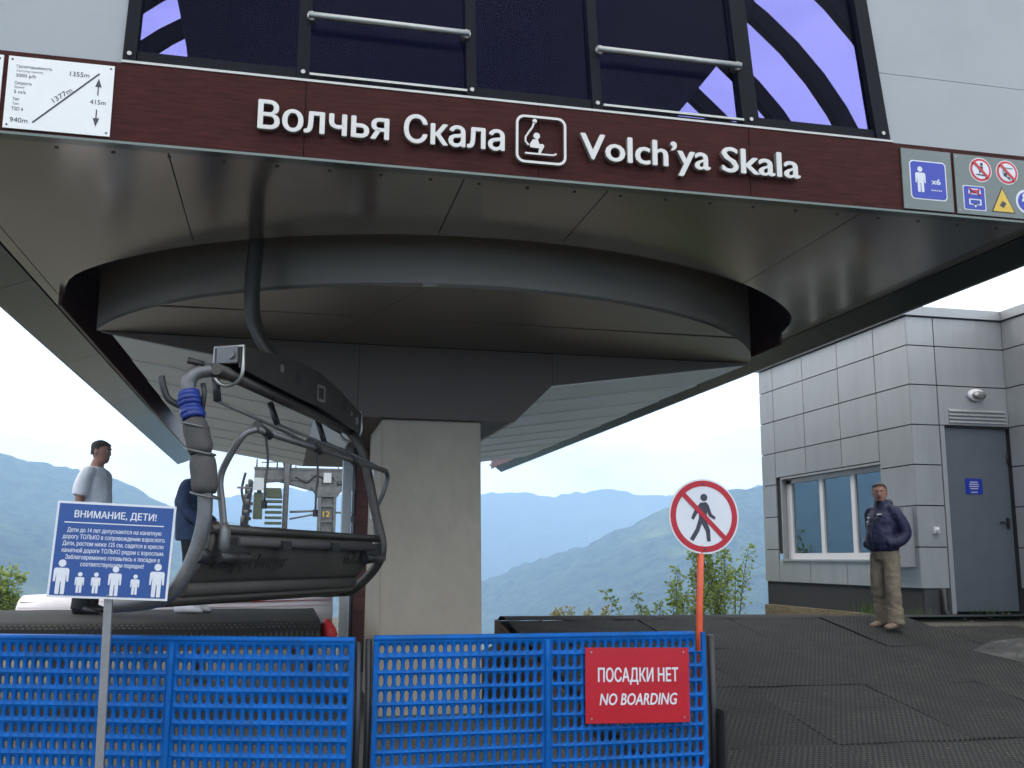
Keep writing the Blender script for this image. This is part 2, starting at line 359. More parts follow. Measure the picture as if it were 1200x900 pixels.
def text(name, body, m, parent, o, xa, za, x0, w, z0, h=None, bold=.012, ext=.01, shear=0., th=.002):
    """text lying in the plane (xa right, za up) at o; occupies x0..x0+w, baseline z0, cap height h"""
    me = text_mesh(body, bold, ext, shear); a, b = bbox(me)
    sx = w/(b[0]-a[0]); cap = .73; sz = h/cap if h else sx
    xa, za = Vector(xa), Vector(za); na = xa.cross(za)
    T = Matrix(((xa.x*sx, za.x*sz, na.x*th/ext, 0), (xa.y*sx, za.y*sz, na.y*th/ext, 0), (xa.z*sx, za.z*sz, na.z*th/ext, 0), (0, 0, 0, 1)))
    T.translation = Vector(o) + xa*(x0-a[0]*sx) + za*z0
    me.transform(T); me.materials.clear()
    return obj(name, me, m, parent)
def pic_person(b, o, xa, za, x, z, h, th):
    """white pictogram of a standing person: head, trunk with arms, two legs"""
    xa, za = Vector(xa), Vector(za); na = xa.cross(za); o = Vector(o)
    P = lambda px, pz: o + xa*(x+px*h) + za*(z+pz*h)
    b.prism([P(.105*math.cos(t), .885+.105*math.sin(t)) for t in [2*math.pi*i/18 for i in range(18)]], na*th)
    b.prism([P(*q) for q in ((-.17, .75), (.17, .75), (.21, .70), (.21, .36), (.16, .36), (.13, .62), (.13, .02), (.11, 0), (.02, 0), (.012, .36), (-.012, .36), (-.02, 0), (-.11, 0), (-.13, .02), (-.13, .62), (-.16, .36), (-.21, .36), (-.21, .70))], na*th)
def rrect(o, xa, za, x0, x1, z0, z1, r, n=5):
    xa, za, o = Vector(xa), Vector(za), Vector(o); out = []
    for cx, cz, a0 in ((x1-r, z0+r, -90), (x1-r, z1-r, 0), (x0+r, z1-r, 90), (x0+r, z0+r, 180)):
        for i in range(n+1):
            t = math.radians(a0+90*i/n); out.append(o+xa*(cx+r*math.cos(t))+za*(cz+r*math.sin(t)))
    return out
def frame_strip(b, outer, inner, vec):
    n = len(outer); vec = Vector(vec); v = [Vector(p) for p in outer]+[Vector(p) for p in inner]; v += [p+vec for p in v]
    fs = []
    for i in range(n):
        j = (i+1) % n
        fs += [(i, n+i, n+j, j), (2*n+i, 2*n+j, 3*n+j, 3*n+i), (i, j, 2*n+j, 2*n+i), (n+i, 3*n+i, 3*n+j, n+j)]
    b.add(v, fs)
XA, ZA = (1, 0, 0), (0, 0, 1)

# ------------------------------------------------------------------ ground and terrain
def sstep(a, b, x): t = max(0, min(1, (x-a)/(b-a))); return t*t*(3-2*t)
def ramp_z(Y): return .9+.15*(Y-11.8) if Y < 12.3 else .975
def ground_z(x, y):
    lo = .02 + .10*sstep(4, 8, y)
    hi = max(.02, ramp_z(min(y, 12.0)) - .06)
    t = sstep(2.3, 2.9, x)*sstep(-2, 3, 12-abs(x-9))
    if y > 12.2: t = sstep(1.5, 3.5, x)*(1-sstep(16, 22, x))
    z = lo*(1-t)+hi*t
    if y > 12.2: z -= t*(.28*max(0, y-12.6)*(1-sstep(6.6, 7.8, x)) + .07*max(0, y-12.6)*sstep(6.6, 7.8, x))
    r = math.hypot(x-1.5, y-12)
    z += .025*noise.noise((x*.9, y*.9, 0))*(1-.6*t)
    d = sstep(22, 400, r); 
    return z - 225*d - 1.5*sstep(14, 30, r)
gx = sorted(set([round(v, 3) for v in list(np.arange(-14, 18.01, .4))+[-14-1.35**k for k in range(1, 21)]+[18+1.35**k for k in range(1, 21)]]))
gy = sorted(set([round(v, 3) for v in list(np.arange(-8, 26.01, .4))+[-8-1.35**k for k in range(1, 21)]+[26+1.35**k for k in range(1, 21)]]))
b = MB(); b.smooth = True
b.add([(x, y, ground_z(x, y)) for y in gy for x in gx], [(j*len(gx)+i, j*len(gx)+i+1, (j+1)*len(gx)+i+1, (j+1)*len(gx)+i) for j in range(len(gy)-1) for i in range(len(gx)-1)])
ground = obj('ground', b, 'gravel', kind='structure')

def ridge(name, crest, foot, r0, r1, az0, az1, m, seed, amp, na=300, nr=90, back=.35):
    b = MB(); b.smooth = True; vs = []
    for j in range(nr+1):
        t = j/nr
        for i in range(na+1):
            az = math.radians(az0+(az1-az0)*i/na); q = math.degrees(az)
            r = r0+(r1-r0)*t
            x, y = r*math.sin(az), r*math.cos(az)
            c = crest(q); s = t/(1-back) if t < 1-back else 1-(t-(1-back))/back*.5
            z = foot+(c-foot)*(s**.85)
            f = noise.fractal((x*.0019+seed, y*.0019, seed), .9, 2.1, 8)
            z += amp*f*(.25+.75*min(1, s*1.2)) + amp*.16*noise.fractal((x*.02, y*.02, seed), .5, 2.1, 5)
            vs.append((x, y, z))
    b.add(vs, [(j*(na+1)+i, j*(na+1)+i+1, (j+1)*(na+1)+i+1, (j+1)*(na+1)+i) for j in range(nr) for i in range(na)])
    return obj(name, b, m, kind='structure')
def interp(pts):
    return lambda q: float(np.interp(q, [p[0] for p in pts], [p[1] for p in pts]))
def pix(x, y, r):   # (azimuth degrees, height) of a photo pixel at range r
    d = ray(x, y); h = math.hypot(d.x, d.y); return (math.degrees(math.atan2(d.x, d.y)), 1.6+r*d.z/h)
RF, RN, RL = 4150, 2000, 2350
far = ridge('far_mountain_range', interp([(-70, 420)]+[pix(x, y, RF) for x, y in ((0, 565), (120, 600), (260, 582), (420, 588), (570, 578), (640, 586), (720, 576), (800, 586), (900, 574))]+[(60, 380)]), -260, 2700, 4950, -55, 65, 'forest_far', 3.3, 62)
right = ridge('forested_mountain_slope', interp([(-20, -250)]+[pix(x, y, RN) for x, y in ((480, 735), (560, 690), (600, 672), (650, 648), (720, 618), (790, 596), (890, 572))]+[(45, 230), (65, 260)]), -270, 620, 2750, -8, 62, 'forest', 8.1, 42)
left = ridge('forested_mountain_slope', interp([(-70, 370)]+[pix(x, y, RL) for x, y in ((-200, 500), (0, 536), (60, 555), (130, 576), (200, 598), (300, 620), (400, 640))]+[(12, -60), (20, -220)]), -270, 560, 3300, -62, 22, 'forest', 1.7, 48)
valley = MB(); valley.smooth = True
valley.add([(x, y, -250+15*noise.noise((x*.002, y*.002, 5))) for y in range(-4950, 4951, 330) for x in range(-4950, 4951, 330)], [(j*31+i, j*31+i+1, (j+1)*31+i+1, (j+1)*31+i) for j in range(30) for i in range(30)])
obj('valley_floor', valley, 'forest', kind='structure')

# ------------------------------------------------------------------ station
CX = 1.517; SZ = 4.0; DZ = 3.707; YF = 5.95; YP = 9.93; YE = 22.6; YK = 20.2; YQ = 26.0
st = thing('chairlift_station', (CX, YP, .1), 'large grey chairlift station hull on a concrete pillar with a red-brown name board', 'lift station')
XL, XR = -2.26, 5.31; XOL, XOR = -2.61, 5.49; ZO = 3.86
# soffit strips with the round opening
RH, HW, YC = 4.06, 3.66, 11.28
def hole_y(x):
    d = abs(x-CX)
    if d >= HW: return None
    yy = YC-math.sqrt(max(0, RH*RH-d*d))
    k = max(0, (d-(HW-.5))/.5)
    return yy + .55*k**4
def soffit_strip(x0, x1):
    b = MB(); g = .004; x0 += g; x1 -= g; n = 14; th = .05
    xs = [x0+(x1-x0)*i/n for i in range(n+1)]
    for i in range(n):
        a, c = xs[i], xs[i+1]
        ya, yc = hole_y(a) or YQ, hole_y(c) or YQ
        if abs(ya-YQ) < 1e-6 or abs(yc-YQ) < 1e-6: ya = yc = max(ya, yc)
        b.hexa([(a, YF, SZ), (c, YF, SZ), (c, yc, SZ), (a, ya, SZ), (a, YF, SZ+th), (c, YF, SZ+th), (c, yc, SZ+th), (a, ya, SZ+th)])
    return obj('soffit_panel', b, 'steel', st)
sx = [XL+.02, CX-HW, -.78, 1.03, 1.99, 3.85, CX+HW, XR-.02]
for i in range(len(sx)-1): soffit_strip(sx[i], sx[i+1])
# opening lining (vertical wall round the slot)
lp = []
for i in range(61):
    x = CX-HW+.002+(2*HW-.004)*i/60; lp.append((x, hole_y(x) or YC))
lp = [(CX-HW+.002, YQ-.3)]+[(CX-HW+.002, y) for y in (18, 14, 11.5)]+lp+[(CX+HW-.002, y) for y in (11.5, 14, 18)]+[(CX+HW-.002, YQ-.3)]
def fn(b):
    b.smooth = True
    n = len(lp); b.add([(x, y, SZ+.05) for x, y in lp]+[(x, y, SZ+.75) for x, y in lp], [(i, i+1, n+i+1, n+i) for i in range(n-1)])
part('slot_lining', 'lining', st, fn)
for x0, x1 in ((CX-HW+.004, CX-HW+.03), (CX+HW-.03, CX+HW-.004)):
    part('slot_lip', 'lining', st, lambda b: b.box((x0, 9.8, SZ-.10), (x1, YQ-.4, SZ+.06)))
# side chamfers
for s, xi, xo in ((0, XL, XOL), (1, XR, XOR)):
    for k in range(6):
        y0 = YF+(YQ-YF)*k/6+.004; y1 = YF+(YQ-YF)*(k+1)/6-.004
        p = [(xi, y0, SZ), (xi, y1, SZ), (xo, y1, ZO), (xo, y0, ZO)]
        if s: p = [(xi, y0, SZ), (xo, y0, ZO), (xo, y1, ZO), (xi, y1, SZ)]
        part('side_skirt', 'skirt', st, lambda b: b.prism(p, (0, 0, .04)))
        part('hull_side', 'panel', st, lambda b: b.box((xo+(-.03 if s == 0 else .001), y0, ZO), (xo+(-.001 if s == 0 else .03), y1, 4.7)))
# bull wheel cover
RD = 3.555; YD = 11.175
arc = [(CX+RD*math.sin(t), YD-RD*math.cos(t)) for t in [math.radians(-69.5+139*i/80) for i in range(81)]]
for a, c, nm in ((0, 46, 'l'), (46, 81, 'r')):
    seg = arc[a:c+1] if c < 81 else arc[a:]
    def fn(b):
        b.smooth = True
        n = len(seg); q = [(x, y, DZ) for x, y in seg]+[(x, y, SZ+.6) for x, y in seg]
        b.add(q, [(i, i+1, n+i+1, n+i) for i in range(n-1)])
    part('cover_rim', 'cover', st, fn)
def seg_panel(test):
    pass
YS = 8.76     # seam parallel to the front
xa_ = math.sqrt(RD*RD-(YD-YS)**2)
front_arc = [p for p in arc if p[1] < YS-.003]
back_l = [(CX-xa_+.004, YS+.003)]; 
def poly_panel(pts, z=DZ, m='cover', nm='cover_panel'):
    return part(nm, m, st, lambda b: b.prism([(x, y, z) for x, y in pts], (0, 0, .03)))
mid = 1.0
poly_panel([p for p in front_arc if p[0] < mid-.003]+[(mid-.003, YD-math.sqrt(RD**2-(mid-CX)**2)), (mid-.35, YS-.003)])
poly_panel([(mid+.003, YD-math.sqrt(RD**2-(mid-CX)**2))]+[p for p in front_arc if p[0] > mid+.003]+[(mid-.344, YS-.003)])
sl_ = [p for p in arc if p[1] > YS+.003]
L_ = [p for p in sl_ if p[0] < CX]; R_ = [p for p in sl_ if p[0] > CX]
poly_panel(L_+[(mid-.353, YS+.003), (.262, YP-.002), (L_[0][0], YP-.002)])
poly_panel(R_+[(R_[-1][0], YP-.002), (.268, YP-.002), (mid-.347, YS+.003)])
# pier head front plate, keel and head sides
K = [(-1.774, 3.700), (.292, 3.366), (.70, 2.975), (2.237, 2.975), (2.632, 3.366), (4.893, 3.700)]
def pl(pts, y, m='pier', nm='pier_plate', th=.05):
    part(nm, m, st, lambda b: b.prism([(x, y, z) for x, z in pts], (0, th, 0)))
pl([K[0], K[1], (.65, 3.013), (.65, 3.70)], YP); pl([(.654, 3.70), (.654, 3.009), K[2], K[3], K[4], (2.632, 3.70)], YP); pl([(2.636, 3.70), (2.636, 3.37), K[5]], YP)
def fn(b):
    a = [K[1], K[2], K[3], K[4]]; ys = [15.6, 12.9, 12.9, 15.6]
    b.hexa([(K[1][0]+.004, YP+.052, K[1][1]), (K[2][0]+.002, YP+.052, K[2][1]), (K[2][0]+.002, 12.9, K[2][1]), (K[1][0]+.004, 15.6, K[1][1]),
            (K[1][0]+.03, YP+.052, K[1][1]+.02), (K[2][0]+.03, YP+.052, K[2][1]+.02), (K[2][0]+.03, 12.9, K[2][1]+.02), (K[1][0]+.03, 15.6, K[1][1]+.02)])
part('pier_side', 'keel', st, fn)
def fn(b):
    b.hexa([(K[4][0]-.004, YP+.052, K[4][1]), (K[4][0]-.004, 15.6, K[4][1]), (K[3][0]-.002, 12.9, K[3][1]), (K[3][0]-.002, YP+.052, K[3][1]),
            (K[4][0]-.03, YP+.052, K[4][1]+.02), (K[4][0]-.03, 15.6, K[4][1]+.02), (K[3][0]-.03, 12.9, K[3][1]+.02), (K[3][0]-.03, YP+.052, K[3][1]+.02)])
part('pier_side', 'keel', st, fn)
part('pier_base', 'pier', st, lambda b: b.box((K[2][0]+.035, YP+.052, 2.976), (K[3][0]-.035, 12.88, 3.3)))
n = 8; y0s = [YP+.055+(YK-YP-.055)*i/n for i in range(n+1)]
for i in range(n):
    ya, yb = y0s[i], y0s[i+1]+.03
    for (xo, zo), (xi, zi) in (((K[0][0]+.10, K[0][1]-.016), K[1]), ((K[5][0]-.10, K[5][1]-.015), K[4])):
        part('keel_plank', 'keel', st, lambda b: b.hexa([(xo, ya, zo-.007), (xi, ya, zi-.007), (xi, yb, zi+.006), (xo, yb, zo+.006), (xo, ya, zo+.02), (xi, ya, zi+.02), (xi, yb, zi+.05), (xo, yb, zo+.05)]))
part('keel_floor', 'pier', st, lambda b: b.box((K[1][0]+.002, YP+.06, 3.374), (K[4][0]-.002, YK-.01, 3.44)))
for xo in (K[0][0]+.13, K[5][0]-.13):
    part('keel_side', 'lining', st, lambda b: b.box((xo-.02, YP+.055, 3.78), (xo+.02, YK, 4.6)))
# far end crosswise panel between the slots, and end caps
part('end_panel', 'skirt', st, lambda b: b.prism([(K[0][0]+.1, YK+.005, 3.70), (K[1][0], YK+.005, 3.39), (K[4][0], YK+.005, 3.39), (K[5][0]-.1, YK+.005, 3.70), (K[5][0]-.1, YK+.005, 4.6), (K[0][0]+.1, YK+.005, 4.6)], (0, .04, 0)))
# concrete pillar
b = MB(); b.hexa([(.945, 10.03, -.2), (1.955, 10.03, -.2), (1.955, 12.1, -.2), (.945, 12.1, -.2), (.9, 10.03, 2.973), (1.905, 10.03, 2.973), (1.905, 11.35, 2.973), (.9, 11.35, 2.973)])
pil = obj('pillar', bevel(b.mesh('pillar'), .012, 2), 'concrete', st, label='pale concrete pillar carrying the station')
part('notice', 'white_paint', st, lambda b: b.hexa([(.905, 10.75, 2.02), (.917, 10.75, 2.02), (.917, 11.2, 2.02), (.905, 11.2, 2.02), (.891, 10.75, 2.56), (.905, 10.75, 2.56), (.905, 11.2, 2.56), (.891, 11.2, 2.56)]))
part('screw_heads', 'black', st, lambda b: [b.disc((XL+.2+.32*i, YF+.18, SZ-.004), .012, (0, 0, 1), .006, 8) for i in range(23)], kind='stuff')
part('soffit_trim', 'skirt', st, lambda b: b.box((XL, YF-.012, SZ-.018), (XR, YF+.07, SZ-.002)))

# name board: laminate boards, letters, pictogram
nb = obj('name_board', MB().box((XL, YF, SZ+.002), (XR, YF+.06, 4.488)), 'dark', st)
bx = [XL, -1.44, .015, 1.484, 2.95, 4.42, XR]
for i in range(len(bx)-1):
    part('laminate_board', 'wood', nb, lambda b: b.box((bx[i]+.0025, YF-.014, SZ), (bx[i+1]-.0025, YF-.001, 4.486)))
LY = YF-.045
def sign_letters(word, x0, x1, zb, cap):
    full = text_mesh(word, .022, .02); a, bb = bbox(full); s = (x1-x0)/(bb[0]-a[0]-0); 
    for i, ch in enumerate(word):
        if ch == ' ': continue
        me = text_mesh(ch, .022, .02); ca, cb = bbox(me)
        pa, pb = bbox(text_mesh(word[:i+1], .022, .02))
        dx = pb[0]-cb[0]
        sz = cap/.755
        me = me.copy(); me.transform(Matrix.Translation((dx-a[0], 0, 0)))
        T = Matrix(((s, 0, 0, x0), (0, 0, -.9, LY), (0, sz, 0, zb), (0, 0, 0, 1))); me.transform(T); me.materials.clear()
        obj('letter', me, 'letter', nb)
sign_letters('Волчья', -.262, .526, 4.138, .188); sign_letters('Скала', .616, 1.255, 4.138, .188)
sign_letters('Volch\u2019ya', 1.751, 2.647, 4.138, .188); sign_letters('Skala', 2.726, 3.297, 4.138, .188)
def fn(b):
    o = (0, LY-.012, 0)
    frame_strip(b, rrect(o, XA, ZA, 1.328, 1.660, 4.075, 4.397, .055), rrect(o, XA, ZA, 1.344, 1.644, 4.091, 4.381, .042), (0, .03, 0))
part('pictogram_frame', 'letter', nb, fn)
def fn(b):
    o = Vector((1.328, LY-.012, 4.075)); S_ = .332
    P = lambda x, z: o+Vector((x*S_, 0, z*S_))
    v = (0, .03, 0)
    b.prism([P(.37+.045*math.cos(t), .86+.045*math.sin(t)) for t in [i*math.pi/6 for i in range(12)]], v)       # grip
    def stroke(pts, w):
        L2 = []; R2 = []
        for i, p in enumerate(pts):
            q0 = pts[max(0, i-1)]; q1 = pts[min(len(pts)-1, i+1)]; d = Vector((q1[0]-q0[0], q1[1]-q0[1])).normalized(); nn = Vector((-d.y, d.x))*w/2
            L2.append(P(p[0]+nn.x, p[1]+nn.y)); R2.append(P(p[0]-nn.x, p[1]-nn.y))
        for i in range(len(pts)-1): b.prism([L2[i], R2[i], R2[i+1], L2[i+1]], v)
    stroke([(.36, .84), (.33, .74), (.25, .62), (.19, .52), (.19, .43), (.25, .36)], .035)                     # hanger
    b.prism([P(.41+.065*math.cos(t), .56+.065*math.sin(t)) for t in [i*math.pi/8 for i in range(16)]], v)       # head
    b.prism([P(*q) for q in ((.33, .48), (.43, .50), (.46, .40), (.54, .40), (.56, .36), (.49, .21), (.44, .21), (.46, .31), (.28, .32), (.27, .38))], v)
    stroke([(.18, .195), (.74, .195), (.80, .23)], .035)
part('pictogram_figure', 'letter', nb, fn)

# front wall above the board: grey panels, windows leaning back slightly
LEAN = .16
def lz(x, z, y=0): return (x, YF+.02+y+(z-4.49)*LEAN, z)
def wallp(x0, x1, z0, z1, m, th=.05, y=0., nm='wall_panel'):
    return part(nm, m, st, lambda b: b.hexa([lz(x0, z0, y), lz(x1, z0, y), lz(x1, z0, y+th), lz(x0, z0, y+th), lz(x0, z1, y), lz(x1, z1, y), lz(x1, z1, y+th), lz(x0, z1, y+th)]))
ZT = 7.4
wallp(XOL, -1.06, 4.49, 7.4, 'panel')
wallp(4.045, XOR, 4.49, 5.075, 'panel'); wallp(4.045, XOR, 5.079, 7.4, 'panel')
part('board_trim', 'alu', st, lambda b: b.box((-1.06, YF-.02, 4.488), (4.045, YF+.018, 4.503)))
fx = [(-1.06, -.985), (-.045, .03), (1.02, 1.085), (1.86, 1.925), (2.925, 3.045), (3.935, 4.04)]
win = []
for a, c in fx: wallp(a, c, 4.505, ZT, 'frame', .09, -.02, 'window_mullion')
for i in range(5):
    a, c = fx[i][1]+.002, fx[i+1][0]-.002
    hgt = .085 if i in (0, 2, 4) else .03
    wallp(a, c, 4.505, 4.505+hgt, 'frame', .07, -.005, 'window_rail')
    w = wallp(a, c, 4.505+hgt+.002, ZT, 'glass_front', .012, .03, 'window_pane')
    if i in (1, 3):
        def fn(b):
            z = 4.967; y = YF-.03+(z-4.49)*LEAN
            b.tube([(a-.02, y, z), (c+.02, y, z)], .022, 10)
            b.tube([(a+.0, y+.0, z), (a+.0, y+.07, z)], .03, 8); b.tube([(c-.0, y, z), (c-.0, y+.07, z)], .03, 8)
        part('guard_bar', 'alu', st, fn)
        part('sill_track', 'alu', st, lambda b: b.box((a, YF-.015, 4.535), (c, YF+.012, 4.55)))
for a, c in fx: part('bolt', 'alu', st, lambda b: b.disc(lz((a+c)/2, 4.56, -.03), .014, (0, 1, 0), .01, 8))
# glazed vault with dark ribs
def vault(t): return (1.44+4.05*math.cos(t), 4.5+3.2*math.sin(t))
nseg = 28; tt = [math.pi*i/nseg for i in range(nseg+1)]
YV = [YF+.62+.82*k for k in range(19)]
for k in range(18):
    def fn(b):
        b.smooth = True
        q = [(*vault(t), ) for t in tt]
        v = [(x, YV[k], z) for x, z in q]+[(x, YV[k+1], z) for x, z in q]; n = len(q)
        b.add(v, [(i, i+1, n+i+1, n+i) for i in range(n-1)])
    part('vault_pane', 'glass_dome', st, fn)
for k in range(19):
    def fn(b):
        q = [vault(t) for t in tt]; cxv, czv = 1.44, 4.5
        for i in range(nseg):
            p = []
            for y in (YV[k]-.05, YV[k]+.05):
                for (x, z), sc in ((q[i], 1.0), (q[i+1], 1.0), (q[i+1], .955), (q[i], .955)):
                    p.append((cxv+(x-cxv)*sc, y, czv+(z-czv)*sc))
            b.hexa(p)
    part('vault_rib', 'frame', st, fn)
part('back_wall', 'dark', st, lambda b: b.prism([(vault(t)[0], YV[-1], vault(t)[1]) for t in tt], (0, .05, 0)))
part('front_gable', 'panel', st, lambda b: [b.box((XOL, 6.55, 7.1), (XOR, 6.6, 7.85))])
# dark machinery housing that fills the middle of the hull
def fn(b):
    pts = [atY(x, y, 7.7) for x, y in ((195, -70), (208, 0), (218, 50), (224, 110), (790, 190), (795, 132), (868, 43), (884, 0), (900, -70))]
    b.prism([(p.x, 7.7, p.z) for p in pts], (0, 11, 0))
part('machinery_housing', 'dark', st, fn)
part('slot_sky_blocker', 'dark', st, lambda b: b.box((XOL+.04, 6.62, 4.76), (XOR-.04, 21.4, 4.80)))  # added sheet above the slots, blocks sky that would show through them
part('hull_floor', 'dark', st, lambda b: [b.box((XL, YF+.08, 4.3), (XR, 8.0, 4.34)), b.box((-1.7, 8.0, 4.5), (4.8, 21, 4.6))])

# ------------------------------------------------------------------ plates on the board
PY = YF-.026
t = thing('technical_plate', (-1.37, PY, 4.01), 'silver data plate with the slanted 1377m line on the board', 'plate')
x0, x1, z0, z1 = -1.668, -1.092, 4.012, 4.452
part('plate', 'plate_silver', t, lambda b: b.box((x0, PY, z0), (x1, PY+.01, z1)))
TO = (x0, PY-.0005, z0); w_, h_ = x1-x0, z1-z0
def tt_(s, x, z, w, h, m='ink', bold=.004): text('lettering', s, m, t, TO, XA, ZA, x*w_, w*w_, z*h_, h*h_, bold, .01, 0, .0008)
for s, x, z, w, h, m in (('Грузоподъемность', .08, .845, .33, .040, 'ink'), ('Carrying capacity', .08, .79, .25, .032, 'postgrey'), ('3000 p/h', .08, .715, .185, .048, 'ink'),
        ('Скорость', .075, .61, .16, .042, 'ink'), ('Speed', .075, .56, .09, .034, 'postgrey'), ('5 m/s', .075, .485, .11, .048, 'ink'),
        ('Тип', .07, .385, .06, .042, 'ink'), ('Type', .07, .33, .06, .034, 'postgrey'), ('TSD 6', .065, .25, .11, .048, 'ink'),
        ('1355m', .58, .80, .185, .068, 'ink'), ('415m', .79, .435, .15, .066, 'ink'), ('940m', .06, .085, .165, .070, 'ink')): tt_(s, x, z, w, h, m)
ang = math.atan2(.66*h_, .60*w_); xr = Vector((math.cos(ang), 0, math.sin(ang))); zr = Vector((-math.sin(ang), 0, math.cos(ang)))
text('lettering', '1377m', 'ink', t, Vector(TO)+Vector((.455*w_, 0, .40*h_)), xr, zr, 0, .125, 0, .031, .006, .01, 0, .0008)
def fn(b):
    P = lambda x, z: Vector((x0+x*w_, PY-.002, z0+z*h_))
    a, c = P(.27, .10), P(.86, .87); nn = zr*.0045; b.prism([a-nn, c-nn, c+nn, a+nn], (0, .0018, 0))
part('profile_line', 'ink', t, fn)
def fn(b):
    P = lambda x, z: Vector((x0+x*w_, PY-.002, z0+z*h_))
    for zb, zt in ((.56, .80), (.36, .12)):
        s = 1 if zt > zb else -1
        pts = [P(.853, zb), P(.853, zt-s*.12), P(.828, zt-s*.12), P(.858, zt), P(.89, zt-s*.12), P(.864, zt-s*.12), P(.864, zb)]
        b.prism(pts if s > 0 else pts[::-1], (0, .0018, 0))
part('height_arrow', 'ink', t, fn)
part('rivets', 'ink', t, lambda b: [b.disc((x0+.02+i*(w_-.04), PY-.003, z0+.02+j*(h_-.04)), .006, (0, 1, 0), .003, 8) for i in (0, 1) for j in (0, 1)], kind='stuff')
t = thing('data_plate', (-1.99, PY, 4.01), 'silver plate cut off by the left edge of the photo', 'plate')
part('plate', 'plate_silver', t, lambda b: b.box((-2.25, PY, 4.012), (-1.695, PY+.01, 4.452)))
part('rivets', 'ink', t, lambda b: [b.disc((-1.715, PY-.003, z), .006, (0, 1, 0), .003, 8) for z in (4.03, 4.43)], kind='stuff')

def pict(o): pass
t = thing('capacity_plate', (4.29, PY, 4.01), 'grey plate with one large blue x6 passenger pictogram', 'plate')
x0, x1, z0, z1 = 4.094, 4.486, 4.008, 4.45
part('plate', 'plate_grey', t, lambda b: b.box((x0, PY, z0), (x1, PY+.01, z1)))
O = (0, PY-.001, 0)
part('pictogram_border', 'white_paint', t, lambda b: b.prism(rrect(O, XA, ZA, 4.152, 4.440, 4.082, 4.368, .03), (0, .0015, 0)))
part('pictogram_field', 'vivid_blue', t, lambda b: b.prism(rrect((0, PY-.003, 0), XA, ZA, 4.161, 4.431, 4.091, 4.359, .024), (0, .0015, 0)))
part('pictogram_figure', 'white_paint', t, lambda b: pic_person(b, (0, PY-.005, 0), XA, ZA, 4.232, 4.135, .19, -.0015))
text('lettering', 'x6', 'white_paint', t, (0, PY-.004, 0), XA, ZA, 4.318, .072, 4.20, .042, .03, .01, 0, .0008)
part('dotted_line', 'white_paint', t, lambda b: [b.box((4.312+.0145*i, PY-.006, 4.150), (4.312+.0145*i+.009, PY-.0045, 4.158)) for i in range(6)])
t = thing('rules_plate', (4.85, PY, 4.01), 'grey plate with two prohibition discs above a yellow triangle', 'plate')
part('plate', 'plate_grey', t, lambda b: b.box((4.512, PY, 4.006), (5.28, PY+.01, 4.448)))
def round_decal(cx, cz, r, rim, field, nm):
    part(nm+'_rim', rim, t, lambda b: b.disc((cx, PY-.001, cz), r, (0, -1, 0), .001, 28))
    part(nm+'_field', field, t, lambda b: b.disc((cx, PY-.003, cz), r*.80, (0, -1, 0), .001, 28))
def decal(ox, oz, nx_, nz_, kx, kz): return Matrix.Translation((nx_, 0, nz_)) @ Matrix.Diagonal((kx, 1, kz, 1)) @ Matrix.Translation((-ox, 0, -oz))
for cx, k in ((4.662, 0), (4.815, 1)):
    DM = decal(cx, 4.352, (4.722, 4.938)[k], 4.343, 1.34, 1.34)
    part('prohibition_edge', 'white_paint', t, lambda b: b.disc((cx, PY-.0002, 4.352), .068, (0, -1, 0), .0006, 28))
    round_decal(cx, 4.352, .063, 'decal_red', 'white_paint', 'prohibition')
    def fn(b):
        y = PY-.005
        if k == 0:
            b.disc((cx+.006, y, 4.383), .009, (0, -1, 0), .001, 10)
            b.prism([(cx-.004, y, 4.374), (cx+.014, y, 4.37), (cx+.012, y, 4.345), (cx+.024, y, 4.335), (cx+.02, y, 4.33), (cx-.003, y, 4.342), (cx-.006, y, 4.33), (cx-.012, y, 4.335)][::-1], (0, -.001, 0))
            b.prism([(cx-.03, y, 4.322), (cx+.02, y, 4.318), (cx+.026, y, 4.324), (cx-.028, y, 4.328)], (0, -.001, 0))
        else:
            b.prism([(cx-.02, y, 4.375), (cx+.035, y, 4.372), (cx+.035, y, 4.376), (cx-.02, y, 4.379)], (0, -.001, 0))
            b.prism([(cx-.02, y, 4.375), (cx-.016, y, 4.375), (cx-.026, y, 4.345), (cx-.03, y, 4.346)], (0, -.001, 0))
            b.disc((cx-.014, y, 4.338), .012, (0, -1, 0), .001, 10); b.prism([(cx-.014, y, 4.33), (cx+.012, y, 4.325), (cx+.016, y, 4.31), (cx+.01, y, 4.31)], (0, -.001, 0))
    part('prohibition_figure', 'ink', t, fn)
    def fn(b):
        d = .045; w = .005; y = PY-.007
        b.prism([(cx-d-w, y, 4.352+d-w), (cx-d+w, y, 4.352+d+w), (cx+d+w, y, 4.352-d+w), (cx+d-w, y, 4.352-d-w)], (0, -.001, 0))
    part('prohibition_bar', 'decal_red', t, fn)
DM = decal(4.625, 4.1325, 4.656, 4.128, 1.30, 1.10)
part('mandatory_border', 'white_paint', t, lambda b: b.prism(rrect((0, PY-.001, 0), XA, ZA, 4.556, 4.694, 4.05, 4.215, .012), (0, .0008, 0)))
part('mandatory_field', 'vivid_blue', t, lambda b: b.prism(rrect((0, PY-.003, 0), XA, ZA, 4.562, 4.688, 4.056, 4.209, .01), (0, .0008, 0)))
def fn(b):
    y = PY-.005
    for z in (4.085, 4.155): frame_strip(b, rrect((0, y, 0), XA, ZA, 4.588, 4.664, z, z+.04, .004), rrect((0, y, 0), XA, ZA, 4.596, 4.656, z+.007, z+.033, .003), (0, .001, 0))
    b.prism([(4.612, y, 4.092), (4.626, y, 4.066), (4.64, y, 4.092)], (0, .001, 0))
part('mandatory_figure', 'white_paint', t, fn)
